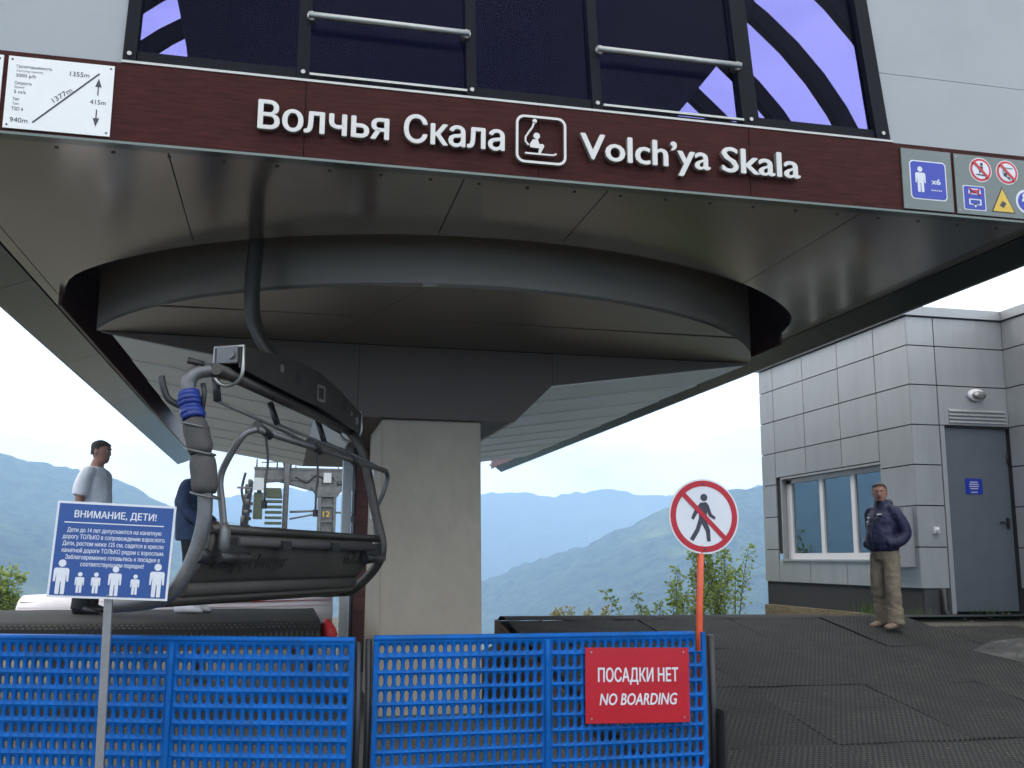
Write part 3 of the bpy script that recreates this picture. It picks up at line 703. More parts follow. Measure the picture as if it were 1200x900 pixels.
part('mandatory_cross', 'decal_red', t, lambda b: [b.prism([(4.585, PY-.007, 4.155), (4.592, PY-.007, 4.152), (4.667, PY-.007, 4.192), (4.66, PY-.007, 4.198)], (0, .001, 0)), b.prism([(4.585, PY-.0085, 4.192), (4.592, PY-.0085, 4.198), (4.667, PY-.0085, 4.156), (4.66, PY-.0085, 4.15)], (0, .001, 0))])
DM = decal(4.79, 4.1385, 4.885, 4.135, 1.36, 1.16)
part('warning_border', 'ink', t, lambda b: b.prism([(4.718, PY-.001, 4.055), (4.862, PY-.001, 4.055), (4.79, PY-.001, 4.222)], (0, .0008, 0)))
part('warning_field', 'decal_yellow', t, lambda b: b.prism([(4.727, PY-.003, 4.061), (4.853, PY-.003, 4.061), (4.79, PY-.003, 4.208)], (0, .0008, 0)))
part('warning_figure', 'ink', t, lambda b: b.prism([(4.768, PY-.005, 4.10), (4.79, PY-.005, 4.085), (4.81, PY-.005, 4.115), (4.787, PY-.005, 4.13)], (0, .0008, 0)))
DM = decal(4.945, 4.135, 5.082, 4.135, 1.18, 1.18)
round_decal(4.945, 4.135, .077, 'white_paint', 'vivid_blue', 'command')
part('command_figure', 'white_paint', t, lambda b: [b.disc((4.93, PY-.005, 4.17), .016, (0, -1, 0), .001, 12), b.prism([(4.915, PY-.006, 4.155), (4.95, PY-.006, 4.15), (4.955, PY-.006, 4.10), (4.935, PY-.006, 4.10), (4.93, PY-.006, 4.13), (4.905, PY-.006, 4.135)][::-1], (0, -.001, 0))])
DM = None
part('rivets', 'alu', t, lambda b: [b.disc((4.53, PY-.003, z), .006, (0, 1, 0), .003, 8) for z in (4.03, 4.425)], kind='stuff')

# ------------------------------------------------------------------ service building on the right
BX, BY = 8.365, 12.26
bl = thing('service_building', (9.1, 14.5, .6), 'grey metal-clad service building with a window and a dark door', 'building')
part('wall_core', 'clad_gap', bl, lambda b: [b.box((BX+.03, 13.11, .6), (10.6, 16.78, 1.585)), b.box((BX+.03, 13.11, 2.985), (10.6, 16.78, 5.03)), b.box((BX+.03, BY+.03, .6), (8.86, 13.11, 5.03)),
     b.box((BX+.03, 16.1, 1.72), (10.6, 16.78, 2.985)), b.box((8.86, BY+.03, 3.44), (10.2, 13.11, 5.03)), b.box((8.86, 12.5, .6), (10.2, 13.1, 3.44)), b.box((9.93, 7.0, .3), (14, BY+.4, 5.03)), b.box((9.0, 13.2, 1.72), (10.6, 16.1, 1.74))])
ZJ = [1.235, 1.788, 2.906, 3.459, 4.02, 4.576, 4.99]
cj = [16.80, 16.275, 15.207, 14.097, 13.075, BY]
g = .008
def sidep(y0, y1, z0, z1): part('cladding_panel', 'clad', bl, lambda b: b.box((BX, y0+g, z0+g), (BX+.026, y1-g, z1-g)))
for zi in range(6):
    z0, z1 = ZJ[zi], ZJ[zi+1]
    for ci in range(5):
        y1, y0 = cj[ci], cj[ci+1]
        if zi == 1:
            if ci in (0,): sidep(y0, y1, z0, 2.347); sidep(y0, y1, 2.347, z1)
            elif ci == 4: sidep(y0+.0, y1, z0, 2.347); sidep(y0+.0, y1, 2.347, z1)
        elif zi == 0 and ci in (1, 2, 3): sidep(y0, y1, z0, 1.60)
        elif zi == 2 and ci in (1, 2, 3): sidep(y0, y1, 3.02, z1)
        else: sidep(y0, y1, z0, z1)
def frontp(x0, x1, z0, z1): part('cladding_panel', 'clad', bl, lambda b: b.box((x0+g, BY+.002, z0+g), (x1-g, BY+.028, z1-g)))
zf = [1.235, 1.788, 2.347, 2.906, 3.459, 4.02, 4.576, 4.99]
for a, c in zip(zf[:-1], zf[1:]):
    frontp(BX, 8.80, a, c)
    if a >= 3.9: frontp(8.80, 9.93, a, c)
frontp(8.80, 9.93, 3.46, 4.02)
part('door_jamb', 'clad', bl, lambda b: b.box((8.806, BY-.004, .9), (8.872, BY+.10, 3.455)))
def retp(y0, y1, z0, z1): part('cladding_panel', 'clad', bl, lambda b: b.box((9.904, y0+g, z0+g), (9.93, y1-g, z1-g)))
for a, c in zip(zf[:-1], zf[1:]):
    for k in range(4): retp(BY-1.2*(k+1), BY-1.2*k+.0, a, c)
part('roof_coping', 'clad', bl, lambda b: [b.box((BX-.05, BY-.045, 5.0), (BX+.25, 16.85, 5.13)), b.box((BX+.252, BY-.045, 5.0), (9.87, BY+.25, 5.13)), b.box((9.872, 7.2, 5.0), (10.2, BY+.25, 5.13))])
for k in range(9):
    part('plinth_slab', 'plinth', bl, lambda b: b.box((BX+.04, BY+.03+.503*k+.006, .82), (BX+.06, BY+.03+.503*(k+1)-.006, 1.225)))
part('plinth_slab', 'plinth', bl, lambda b: b.box((BX+.04, BY+.01, .7), (8.80, BY+.029, 1.225)))
# window with reveal
wn = part('window', 'clad', bl, lambda b: [b.box((BX+.002, 16.085, 1.62), (BX+.30, 16.12, 3.01)), b.box((BX+.002, 13.07, 2.98), (BX+.30, 16.084, 3.012)), b.box((BX+.002, 13.05, 1.62), (BX+.30, 13.069, 3.01)), b.box((BX-.03, 13.0, 1.59), (BX+.30, 16.13, 1.618))])
WX = BX+.09
def fn(b):
    b.box((WX, 15.9, 1.72), (WX+.07, 16.08, 2.96)); b.box((WX, 13.08, 1.62), (WX+.07, 16.08, 1.72)); b.box((WX, 13.08, 2.90), (WX+.07, 16.08, 2.975))
    for y in (14.92, 13.98): b.box((WX+.001, y-.055, 1.721), (WX+.069, y+.055, 2.899))
    b.box((WX, 13.08, 1.72), (WX+.07, 13.16, 2.90))
part('frame', 'pvc', wn, fn)
for y0, y1 in ((14.976, 15.899), (14.036, 14.864), (13.161, 13.924)): part('pane', 'glass_win', wn, lambda b: b.box((WX+.03, y0, 1.722), (WX+.04, y1, 2.898)))
part('blind', 'white_cloth', wn, lambda b: b.box((WX+.25, 13.1, 1.75), (WX+.26, 16.0, 2.2)))
# door, vent, lamp
dr = part('door', 'door', bl, lambda b: b.box((8.874, BY+.07, .93), (9.90, BY+.11, 3.45)))
part('notice', 'vivid_blue', dr, lambda b: b.box((9.19, BY+.064, 2.52), (9.46, BY+.068, 2.735)))
for z, w in ((2.68, .12), (2.65, .15), (2.62, .15), (2.59, .12), (2.54, .10)): part('notice_line', 'white_paint', dr, lambda b: b.box((9.325-w/2, BY+.061, z), (9.325+w/2, BY+.063, z+.012)))
part('handle', 'black', dr, lambda b: [b.box((9.80, BY+.03, 2.05), (9.83, BY+.07, 2.2)), b.box((9.68, BY+.02, 2.12), (9.83, BY+.04, 2.145))])
part('hinge', 'black', dr, lambda b: b.tube([(9.885, BY+.055, 2.95), (9.885, BY+.055, 3.1)], .014, 8))
vt = part('vent', 'clad', bl, lambda b: b.box((8.89, BY-.004, 3.47), (9.90, BY+.001, 3.73)))
for k in range(4):
    z = 3.50+.052*k; part('slat', 'clad', vt, lambda b: b.hexa([(8.95, BY-.03, z), (9.85, BY-.03, z), (9.85, BY-.006, z), (8.95, BY-.006, z), (8.95, BY-.028, z+.012), (9.85, BY-.028, z+.012), (9.85, BY-.006, z+.042), (8.95, BY-.006, z+.042)]))
lm = part('bulkhead_lamp', 'pvc', bl, lambda b: b.loft([(Vector((9.40, BY-.002-d, 3.90)), (rx, 0, 0), (0, 0, rz)) for d, rx, rz in ((0, .135, .085), (.03, .14, .09), (.06, .12, .072))], 20))
part('lamp_glass', 'alu', lm, lambda b: b.loft([(Vector((9.41, BY-.062-d, 3.89)), (rx, 0, 0), (0, 0, rz)) for d, rx, rz in ((0, .105, .06), (.035, .10, .055), (.055, .07, .035))], 18))
part('sensor', 'pvc', bl, lambda b: [b.box((8.58, BY-.05, 1.97), (8.66, BY+.001, 2.06)), b.tube([(8.62, BY-.05, 2.02), (8.62, BY-.09, 2.0)], .03, 10)])
part('wall_cabinet', 'clad', bl, lambda b: [b.box((BX-.14, 12.35, 1.52), (BX-.001, 12.9, 2.33))])
part('downpipe', 'black', bl, lambda b: b.tube([(8.66, BY-.06, 1.24), (8.66, BY-.06, .95), (8.66, BY-.16, .87)], .045, 10))
for k, (ya, yb) in enumerate(((12.55, 14.6), (14.62, 16.75))):
    for z in (.62, .735): part('sleeper', 'timber', bl, lambda b: b.box((BX-.06, ya, z), (BX+.035, yb, z+.11)))

# ------------------------------------------------------------------ mats on the ramp
ml = Matrix.Translation((0, 0, 0))
cols = [2.55, 2.98, 4.15, 5.32, 6.53, 7.72, 8.95]; rows = [5.75, 7.24, 8.80, 10.22, 11.72]
mat_mesh = {}
SL = math.atan(.15)
for i in range(len(cols)-1):
    for j in range(len(rows)-1):
        x0, x1, y0, y1 = cols[i], cols[i+1], rows[j], rows[j+1]
        if i == 0 and j < 1: continue
        if i >= 5 and j >= 3: y1 = 11.2
        if i == 5 and j == 2: x1 -= .35
        key = (round(x1-x0, 2), round(y1-y0, 2))
        if key not in mat_mesh:
            b = MB(); w, d = x1-x0-.012, (y1-y0)/math.cos(SL)-.012; nx, ny = 8, 8
            b.add([(w*(a/nx-.5), d*(c/ny-.5), 0) for c in range(ny+1) for a in range(nx+1)], [(c*(nx+1)+a, c*(nx+1)+a+1, (c+1)*(nx+1)+a+1, (c+1)*(nx+1)+a) for c in range(ny) for a in range(nx)])
            for v in b.v: v.z += .018 + (.008*noise.noise((v.x*3+w*9, v.y*3+d*5, w)))
            n0 = len(b.v); edge = [a for a in range(nx+1)]+[c*(nx+1)+nx for c in range(1, ny+1)]+[ny*(nx+1)+a for a in range(nx-1, -1, -1)]+[c*(nx+1) for c in range(ny-1, 0, -1)]
            b.v += [Vector((b.v[e].x, b.v[e].y, -.012)) for e in edge]
            for k in range(len(edge)): b.f.append([edge[k], n0+k, n0+(k+1) % len(edge), edge[(k+1) % len(edge)]]); b.mi.append(0); b.sm.append(False)
            me = b.mesh('rubber_mat'); me.materials.append(M['ring']); mat_mesh[key] = me
        o = bpy.data.objects.new('rubber_mat', mat_mesh[key]); COL.objects.link(o); o.parent = ground
        xc, yc = (x0+x1)/2, (y0+y1)/2
        o.location = (xc, yc, ramp_z(yc)-.004+random.uniform(-.005, .010)); o.rotation_euler = (SL+random.uniform(-.007, .007), random.uniform(-.007, .007), random.uniform(-.012, .012))
b = MB(); b.smooth = True     # continuous matting over the crest
nx, ny = 30, 8
b.add([(2.55+(9.85-2.55)*a/nx, 11.725+.5*c/ny, ramp_z(11.725)+.010+.07*math.sin(min(1, c/ny)*1.7)-.10*(c/ny)**2.5-.05*sstep(5.5, 7.5, 2.55+(9.85-2.55)*a/nx)*c/ny+.008*noise.noise((a*.7, c*.5, 1))) for c in range(ny+1) for a in range(nx+1)], [(c*(nx+1)+a, c*(nx+1)+a+1, (c+1)*(nx+1)+a+1, (c+1)*(nx+1)+a) for c in range(ny) for a in range(nx)])
obj('crest_matting', b, 'mat_plain', ground)
part('ramp_body', 'mat_plain', ground, lambda b: b.hexa([(2.515, 8.0, -.1), (9.6, 8.0, -.1), (9.6, 12.15, -.1), (2.515, 12.15, -.1), (2.515, 8.0, ramp_z(8.0)-.03), (9.6, 8.0, ramp_z(8.0)-.03), (9.6, 12.15, ramp_z(11.72)-.05), (2.515, 12.15, ramp_z(11.72)-.02)]))
# wooden side board of the ramp
rb = thing('ramp_side_board', (2.5, 9, .3), 'weathered plank closing the left side of the rubber-matted ramp', 'board')
for k in range(2):
    part('plank', 'deckwood', rb, lambda b: b.hexa([(2.47, 8.6, ramp_z(8.6)-.03-.17*(k+1)), (2.51, 8.6, ramp_z(8.6)-.03-.17*(k+1)), (2.51, 12.0, ramp_z(12)-.03-.17*(k+1)), (2.47, 12.0, ramp_z(12)-.03-.17*(k+1)), (2.47, 8.6, ramp_z(8.6)-.03-.17*k-.008), (2.51, 8.6, ramp_z(8.6)-.03-.17*k-.008), (2.51, 12.0, ramp_z(12)-.03-.17*k-.008), (2.47, 12.0, ramp_z(12)-.03-.17*k-.008)]))
for y in (9.0, 10.4, 11.7): part('post', 'deckwood', rb, lambda b: b.box((2.515, y, -.1), (2.56, y+.06, ramp_z(y)-.05)))

# boarding deck on the left
dk = thing('boarding_deck', (-3, 10.8, .1), 'raised boarding deck under black matting behind the left fence panel', 'deck')
def fn(b):
    b.smooth = True; n = 40; prof = [(12.15, .98), (12.1, 1.03), (11.0, 1.035), (9.9, 1.03), (9.72, 1.015), (9.64, .97), (9.62, .90)]
    vs = []
    for i in range(n+1):
        x = -9+(9.36)*i/n
        for y, z in prof: vs.append((x, y+.02*noise.noise((x*1.3, 0, 2)), z+.012*noise.noise((x*2.1, y*2, 4))))
    m = len(prof); b.add(vs, [(i*m+k, i*m+k+1, (i+1)*m+k+1, (i+1)*m+k) for i in range(n) for k in range(m-1)])
part('matting', 'ring', dk, fn)
part('matting_edge', 'mat_plain', dk, lambda b: b.add([(.36, 12.15, .975), (.36, 9.62, .975), (.40, 9.66, .80), (.40, 12.1, .80)], [(0, 1, 2, 3)]))
part('fascia_plank', 'deckwood', dk, lambda b: b.box((-9, 9.66, .78), (.34, 9.70, .93)))
for k in range(7): part('joist', 'deckwood', dk, lambda b: b.box((-7.6+1.28*k, 9.71, .84), (-7.52+1.28*k, 12.1, .96)))
for k in range(7): part('leg', 'deckwood', dk, lambda b: b.box((-7.6+1.28*k, 9.75, -.1), (-7.5+1.28*k, 9.85, .835)))
part('edge_strip', 'alu', dk, lambda b: b.box((-.35, 9.60, .868), (.05, 9.655, .885)))

# striped crash mat behind the deck
cm = thing('crash_mat', (-2, 13.2, .9), 'long pale crash mat with thin red stripes behind the boarding deck', 'crash mat')
x_ = -4.6; k = 0
part('body', 'white_cloth', cm, lambda b: b.loft([(Vector((x, 13.3, .93)), (0, .42, 0), (0, 0, .21 + .03*math.sin(x*2))) for x in np.linspace(-3.0, .62, 16)], 14))
for z in (1.02, 1.08):
    part('stripe', 'red_cloth', cm, lambda b: b.loft([(Vector((x, 13.3, z+.01*math.sin(x*3))), (0, .425*math.sqrt(max(.01, 1-((z-.93)/.225)**2)), 0), (0, 0, .012)) for x in np.linspace(-2.98, .60, 16)], 10))
for x in (-2.6, -1.0, .3): part('support', 'deckwood', cm, lambda b: b.box((x, 13.1, -.1), (x+.12, 13.4, .8)))
rb = MB(); rb.loft([(Vector((.36+.02*i, 9.95-.01*i, .97-.016*i)), (0, .16*s, 0), (.03, 0, .10*s)) for i, s in enumerate((.35, .8, 1, 1.05, 1.0, .9, .75, .35))], 12)
o = rehome(obj('red_cushion', rb, 'red_cloth', label='slumped red cushion at the right end of the boarding deck', cat='cushion'), (.42, 9.95, .85))

# ------------------------------------------------------------------ brown tiled pillar behind
tp = thing('tiled_pillar', (1.35, 14.3, 0), 'brown tiled pillar half hidden behind the concrete pillar', 'pillar')
part('core', 'clad_gap', tp, lambda b: b.box((.93, 14.01, -.3), (1.9, 14.8, 3.6)))
for r_ in range(15):
    for c_ in range(5):
        if c_*.18+.93+.176 > 1.9: continue
        part('tile', 'brown_tile', tp, lambda b: b.box((.934+.19*c_, 13.995, .5+.2*r_), (.934+.19*c_+.182, 14.012, .5+.2*r_+.192)))
part('cable_duct', 'plate_silver', tp, lambda b: b.box((.755, 14.0, -.3), (.875, 14.3, 3.5)))
part('conduit', 'galv', tp, lambda b: b.tube([(.905, 13.97, -.2), (.905, 13.97, 3.5)], .016, 8))

# ------------------------------------------------------------------ chair
G = Vector((-.307, 7.806, 0)); ua = Vector((.473, .881, 0)).normalized(); va = Vector((-ua.y, ua.x, 0))
CM = Matrix(((ua.x, va.x, 0, G.x), (ua.y, va.y, 0, G.y), (0, 0, 1, 0), (0, 0, 0, 1)))
ch = thing('lift_chair', (G.x, G.y, 1.25), 'dark lift chair hanging left of the pillar, seen from behind', 'chairlift chair')
def cp(nm, m, fn, parent=ch): return part(nm, m, parent, fn, CM)
def arcpts(pts, n=6):   # Catmull-Rom
    P = [Vector(p) for p in pts]; o = []
    for i in range(len(P)-1):
        a, b_, c, d = P[max(0, i-1)], P[i], P[i+1], P[min(len(P)-1, i+2)]
        for k in range(n):
            t = k/n; o.append(.5*((2*b_)+(c-a)*t+(2*a-5*b_+4*c-d)*t*t+(3*b_-a-3*c+d)*t**3))
    return o+[P[-1]]
# hanger: a flat oval arm rising through the slot
def fn(b):
    pts = arcpts([(.05, .02, 4.55), (.03, .02, 4.0), (.02, .03, 3.62), (.03, .0, 3.38), (.06, -.10, 3.18), (.10, -.24, 3.05)], 6)
    b.loft([(p, ua*0+Vector((.075, 0, 0)), Vector((0, .055, 0))) for p in pts], 14)
cp('hanger_arm', 'galv_dark', fn)
cp('grip', 'galv_dark', lambda b: [b.box((-.2, -.12, 4.5), (.3, .16, 4.72))])
# beam housing with painted cut-outs: side plates, spine tube, end loops
def bv(u): return -.36+.115*u
def fn(b):
    prof = [(-1.10, 2.80, 2.945), (-.6, 2.78, 2.99), (-.1, 2.765, 3.03), (.35, 2.76, 3.03), (.8, 2.73, 2.98), (1.1, 2.70, 2.92), (1.42, 2.68, 2.86)]
    cut = {(-.30,): 1}
    for side in (-.09, .09):
        for i in range(len(prof)-1):
            u0, a0, t0 = prof[i]; u1, a1, t1 = prof[i+1]
            p = [(u0, bv(u0)+side, a0), (u1, bv(u1)+side, a1), (u1, bv(u1)+side, t1), (u0, bv(u0)+side, t0)]
            b.prism(p if side < 0 else p, (0, .012, 0))
    for i in range(len(prof)-1):
        u0, a0, t0 = prof[i]; u1, a1, t1 = prof[i+1]
        b.hexa([(u0, bv(u0)-.088, t0-.01), (u1, bv(u1)-.088, t1-.01), (u1, bv(u1)+.09, t1-.01), (u0, bv(u0)+.09, t0-.01), (u0, bv(u0)-.088, t0), (u1, bv(u1)-.088, t1), (u1, bv(u1)+.09, t1), (u0, bv(u0)+.09, t0)])
bm_ = cp('beam_housing', 'galv_dark', fn)
for u, z, r in ((-.42, 2.92, .030), (-.12, 2.905, .05), (.95, 2.86, .045), (1.15, 2.82, .022), (1.3, 2.78, .035)):
    cp('painted_opening', 'black' if r > .035 else 'alu', lambda b: b.disc((u, bv(u)-.0935, z), r, (0, 1, 0), .0025, 14), bm_)  # no holes: black discs paint the dark inside, pale discs the sky beyond
cp('opening_plate', 'alu', lambda b: frame_strip(b, rrect((0, -.425, 0), XA, ZA, .28, .42, 2.80, 2.93, .02), rrect((0, -.425, 0), XA, ZA, .30, .40, 2.82, 2.91, .015), (0, -.004, 0)), bm_)
cp('spine_tube', 'galv_dark', lambda b: b.tube([(-1.30, bv(-1.3)-.02, 2.755), (1.36, bv(1.36), 2.70)], .038, 14))
for u in (-1.09, 1.40):
    def fn(b):
        c = Vector((u, bv(u), 2.79 if u < 0 else 2.72)); s = -1 if u < 0 else 1
        pts = [c+Vector((0, .105*math.cos(t), .105*math.sin(t))) for t in [math.pi*(1+i/12) for i in range(13)]]
        pts = [c+Vector((0, -.105, .15))]+pts+[c+Vector((0, .105, .15))]
        b.tube(pts, .013, 8, closed=True)
    cp('end_loop', 'alu', fn)
cp('hinge_block', 'galv', lambda b: [b.box((-1.12, bv(-1.1)-.075, 2.83), (-1.07, bv(-1.1)+.075, 2.935)), b.tube([(-1.14, bv(-1.1)-.03, 2.88), (-1.06, bv(-1.1)-.03, 2.88)], .03, 8)])
# side frames (tubes measured from the picture)
LT = arcpts([(-1.12, -.50, 2.755), (-1.26, -.47, 2.757), (-1.35, -.41, 2.72), (-1.37, -.385, 2.64), (-1.36, -.41, 2.49), (-1.35, -.50, 2.18), (-1.35, -.537, 1.87), (-1.35, -.484, 1.616), (-1.35, -.364, 1.415), (-1.35, -.22, 1.34), (-1.35, .05, 1.31)], 6)
RTB = arcpts([(1.30, bv(1.3), 2.70), (1.38, -.165, 2.74), (1.36, -.21, 2.69), (1.35, -.344, 2.51), (1.35, -.48, 1.99), (1.35, -.551, 1.70), (1.35, -.494, 1.524), (1.35, -.303, 1.344), (1.35, -.15, 1.315), (1.35, .05, 1.31)], 6)
lt = cp('side_frame', 'galv', lambda b: b.tube(LT, .045, 14)); cp('side_frame', 'galv_dark', lambda b: b.tube(RTB, .040, 14))  # left tube in paler steel than the right: its lit side put into the colour
def on(path, z0, z1): return [p for p in path if z1 <= p.z <= z0 and p.y < -.3]
for z0, z1, r in ((2.43, 2.22, .078), (2.215, 1.98, .08)):
    def fn(b):
        q = on(LT, z0+.03, z1-.03); zz = np.linspace(z0, z1, 8)
        ys = np.interp(zz, [p.z for p in q][::-1], [p.y for p in q][::-1]); us = np.interp(zz, [p.z for p in q][::-1], [p.x for p in q][::-1])
        b.tube([(us[i], ys[i], zz[i]) for i in range(8)], [r*s for s in (.8, .96, 1, 1.0, .98, 1.02, .97, .8)], 14)
    cp('foam_pad', 'rubber_pad', fn, lt)
for z in (2.40, 2.21, 1.975):
    def fn(b):
        q = min(LT, key=lambda p: abs(p.z-z)+(p.y > -.2)*9); b.tube([q+Vector((.084*math.cos(t), .084*math.sin(t), .02*math.sin(t))) for t in [i*math.pi/9 for i in range(18)]], .008, 6, closed=True)
    cp('strap', 'galv', fn, lt)
def fn(b):
    zz = np.linspace(2.60, 2.44, 7)
    for i, z in enumerate(zz[:-1]):
        q = min(LT, key=lambda p: abs(p.z-z)+(p.y > -.2)*9); b.tube([Vector((q.x, q.y, z)), Vector((q.x-.004, q.y-.01, zz[i+1]-.005))], [.068+.014*((i*7) % 3)/3, .062+.016*((i*5) % 3)/3], 9)
cp('tape_wrap', 'bluetape', fn, lt)
cp('cable_loop', 'black', lambda b: [b.tube(arcpts([(-1.36, -.33, 2.52), (-1.40, -.27, 2.56), (-1.42, -.24, 2.64), (-1.42, -.225, 2.70)], 5), .02, 8), b.tube([(-1.33, -.46, 2.46), (-1.33, -.475, 2.60), (-1.33, -.46, 2.66)], .016, 8), b.tube([(-1.33, -.46, 2.78), (-1.39, -.38, 2.80)], .02, 8)], lt)
# back rest, seat
def fn(b):
    n = 12; prof = [(-.515, 1.755), (-.52, 1.70), (-.50, 1.62), (-.45, 1.53), (-.40, 1.47), (-.36, 1.435)]; vs = []
    m = len(prof); rows_ = [-1.22, -1.2]+list(np.linspace(-1.1, 1.1, 6))+[1.2, 1.22]
    for u in rows_:
        for v, z in prof: vs.append((u, v, z))
    for u in rows_:
        for v, z in prof: vs.append((u, v+.035, z+.01))
    k = len(rows_); o = k*m
    fs = [(i*m+j, i*m+j+1, (i+1)*m+j+1, (i+1)*m+j) for i in range(k-1) for j in range(m-1)]
    fs += [tuple(o+q for q in f[::-1]) for f in fs]
    fs += [(i*m, (i+1)*m, o+(i+1)*m, o+i*m) for i in range(k-1)]+[((i+1)*m+m-1, i*m+m-1, o+i*m+m-1, o+(i+1)*m+m-1) for i in range(k-1)]
    fs += [(j+1, j, o+j, o+j+1) for j in range(m-1)]+[((k-1)*m+j, (k-1)*m+j+1, o+(k-1)*m+j+1, o+(k-1)*m+j) for j in range(m-1)]
    b.smooth = True; b.add(vs, fs)
bk = cp('backrest', 'seatback', fn)
cp('top_rail', 'galv_dark', lambda b: b.tube([(-1.26, -.515, 1.775), (1.38, -.515, 1.765)], .03, 12))
cp('rail_cushion', 'rubber_pad', lambda b: b.tube([(-1.0, -.55, 1.70), (1.15, -.55, 1.69)], .032, 12), bk)
for u in (-.42, .35): cp('bracket', 'black', lambda b: b.box((u-.06, -.60, 1.655), (u+.06, -.53, 1.715)), bk)
for u in (-1.05, 1.15): cp('hinge_plate', 'black', lambda b: [b.box((u-.14, -.56, 1.62), (u+.14, -.50, 1.72)), b.tube([(u-.16, -.555, 1.60), (u+.2, -.555, 1.60)], .035, 8)], bk)
cp('lower_roll', 'seatback', lambda b: b.tube([(-1.24, -.335, 1.415), (1.22, -.335, 1.405)], .048, 14))
def fn(b):
    b.smooth = True
    b.loft([(Vector((u, -.07, 1.345)), (0, .28, 0), (0, 0, .045)) for u in (-1.25, -1.24, 0, 1.22, 1.23)], 16)
cp('seat', 'seatback', fn)
cp('seat_bar', 'black', lambda b: [b.tube([(-1.34, -.18, 1.325), (1.34, -.18, 1.318)], .03, 10)])
cp('side_joint', 'black', lambda b: [b.tube([(u, -.50, 1.62), (u+d, -.47, 1.60)], .05, 10) for u, d in ((-1.37, .2), (1.38, -.2))])
# raised printing on the shell
nrm = Vector((0, -.62, -.78))
me = text_mesh('Doppelmayr', .012, .01); a_, c_ = bbox(me); sc = .95/(c_[0]-a_[0])
zd = Vector((0, -.12, .99)).normalized(); zd = Vector((0, -(.515-.45), 1.70-1.53)).normalized(); xd = Vector((1, 0, 0)); nd = xd.cross(zd)
T = Matrix(((sc, 0, 0, -1.16), (0, zd.y*.105/.73, nd.y*.25, -.4775), (0, zd.z*.105/.73, nd.z*.25, 1.535), (0, 0, 0, 1)))
me.transform(T); me.transform(CM); me.materials.clear(); obj('lettering', me, 'seatprint', bk)
me = text_mesh('62', .012, .01); sc = .2/(bbox(me)[1][0]-bbox(me)[0][0]); T = Matrix(((sc, 0, 0, .72), (0, zd.y*.11/.73, nd.y*.25, -.485), (0, zd.z*.11/.73, nd.z*.25, 1.56), (0, 0, 0, 1)))
me.transform(T); me.transform(CM); me.materials.clear(); obj('lettering', me, 'seatprint', bk)
# restraint bar with foot-rest rods
def cpx(x, y, u): # photo pixel -> local point on the plane of constant u
    d = ray(x, y); p0 = G+ua*u; t = (p0-CAM).dot(ua)/d.dot(ua); q = CAM+d*t-G; return Vector((u, q.dot(va), (CAM+d*t).z))
def cpv(x, y, v):
    d = ray(x, y); p0 = G+va*v; t = (p0-CAM).dot(va)/d.dot(va); q = CAM+d*t-G; return Vector((q.dot(ua), v, (CAM+d*t).z))
def fn(b):
    u0, u1 = -1.15, 1.45
    A = [cpx(263, 622, u0), cpx(260, 590, u0), cpx(258, 562, u0), cpx(266, 540, u0), cpx(285, 510, u0), cpx(301, 503, u0+.06)]
    B = [cpx(452, 552, u1-.06), cpx(454, 560, u1), cpx(448, 580, u1), cpx(440, 600, u1), cpx(441, 630, u1), cpx(445, 645, u1)]
    b.tube(arcpts(A, 5), .022, 10); b.tube(arcpts(B, 5), .02, 10)
    b.tube([A[-1], B[0]], .022, 10)
    fn.A, fn.B = A, B
cp('restraint_bar', 'galv', fn); RA, RB = fn.A, fn.B
cp('bar_knuckle', 'galv', lambda b: b.loft([(RA[0]+Vector((0, 0, z)), (.05*s, 0, 0), (0, .035*s, 0)) for z, s in ((.05, .5), (.0, 1), (-.09, 1), (-.15, .6))], 12))
for (xa1, ya1), (xb1, yb1), u in (((252, 448), (255, 470), -1.0), ((316, 478), (325, 497), .25), ((372, 498), (380, 518), 1.1)):
    p0, p1 = cpx(xa1, ya1, u), cpx(xb1, yb1, u)
    cp('rod_arm', 'black', lambda b: b.tube([p0+Vector((0, 0, .04)), p1], .026, 8))
    tgt = RA[-1].lerp(RB[0], min(1, max(0, (u+1.0)/2.5)+.42))
    cp('foot_rod', 'galv', lambda b: b.tube([p1, p1.lerp(tgt, .5)+Vector((0, 0, .01)), tgt], .012, 8))
def bar_pt(t): return RA[-1].lerp(RB[0], t)
for (x, y0, y1), tt0 in (((288, 520, 572), .05), ((350, 528, 578), .38), ((402, 548, 590), .68)):
    u = RA[-1].x+(RB[0].x-RA[-1].x)*tt0; v = RA[-1].y+(RB[0].y-RA[-1].y)*tt0
    top = bar_pt(tt0); p = [top, cpv(x, y0, v)+Vector((0, 0, 0)), cpv(x+2, (y0+y1)/2, v), cpv(x-2, y1, v)]
    p = [top]+[Vector((top.x+.03*math.sin(i*1.7), top.y-.02*i*.5, top.z-.05-.13*i)) for i in range(1, 4)]
    cp('strap', 'black', lambda b: [b.tube(arcpts(p, 4), .009, 6), b.tube([top+Vector((-.12, 0, .035)), top+Vector((.06, 0, -.02))], .028, 8), b.box(p[-1]-Vector((.016, .012, .05)), p[-1]+Vector((.016, .012, 0)))])

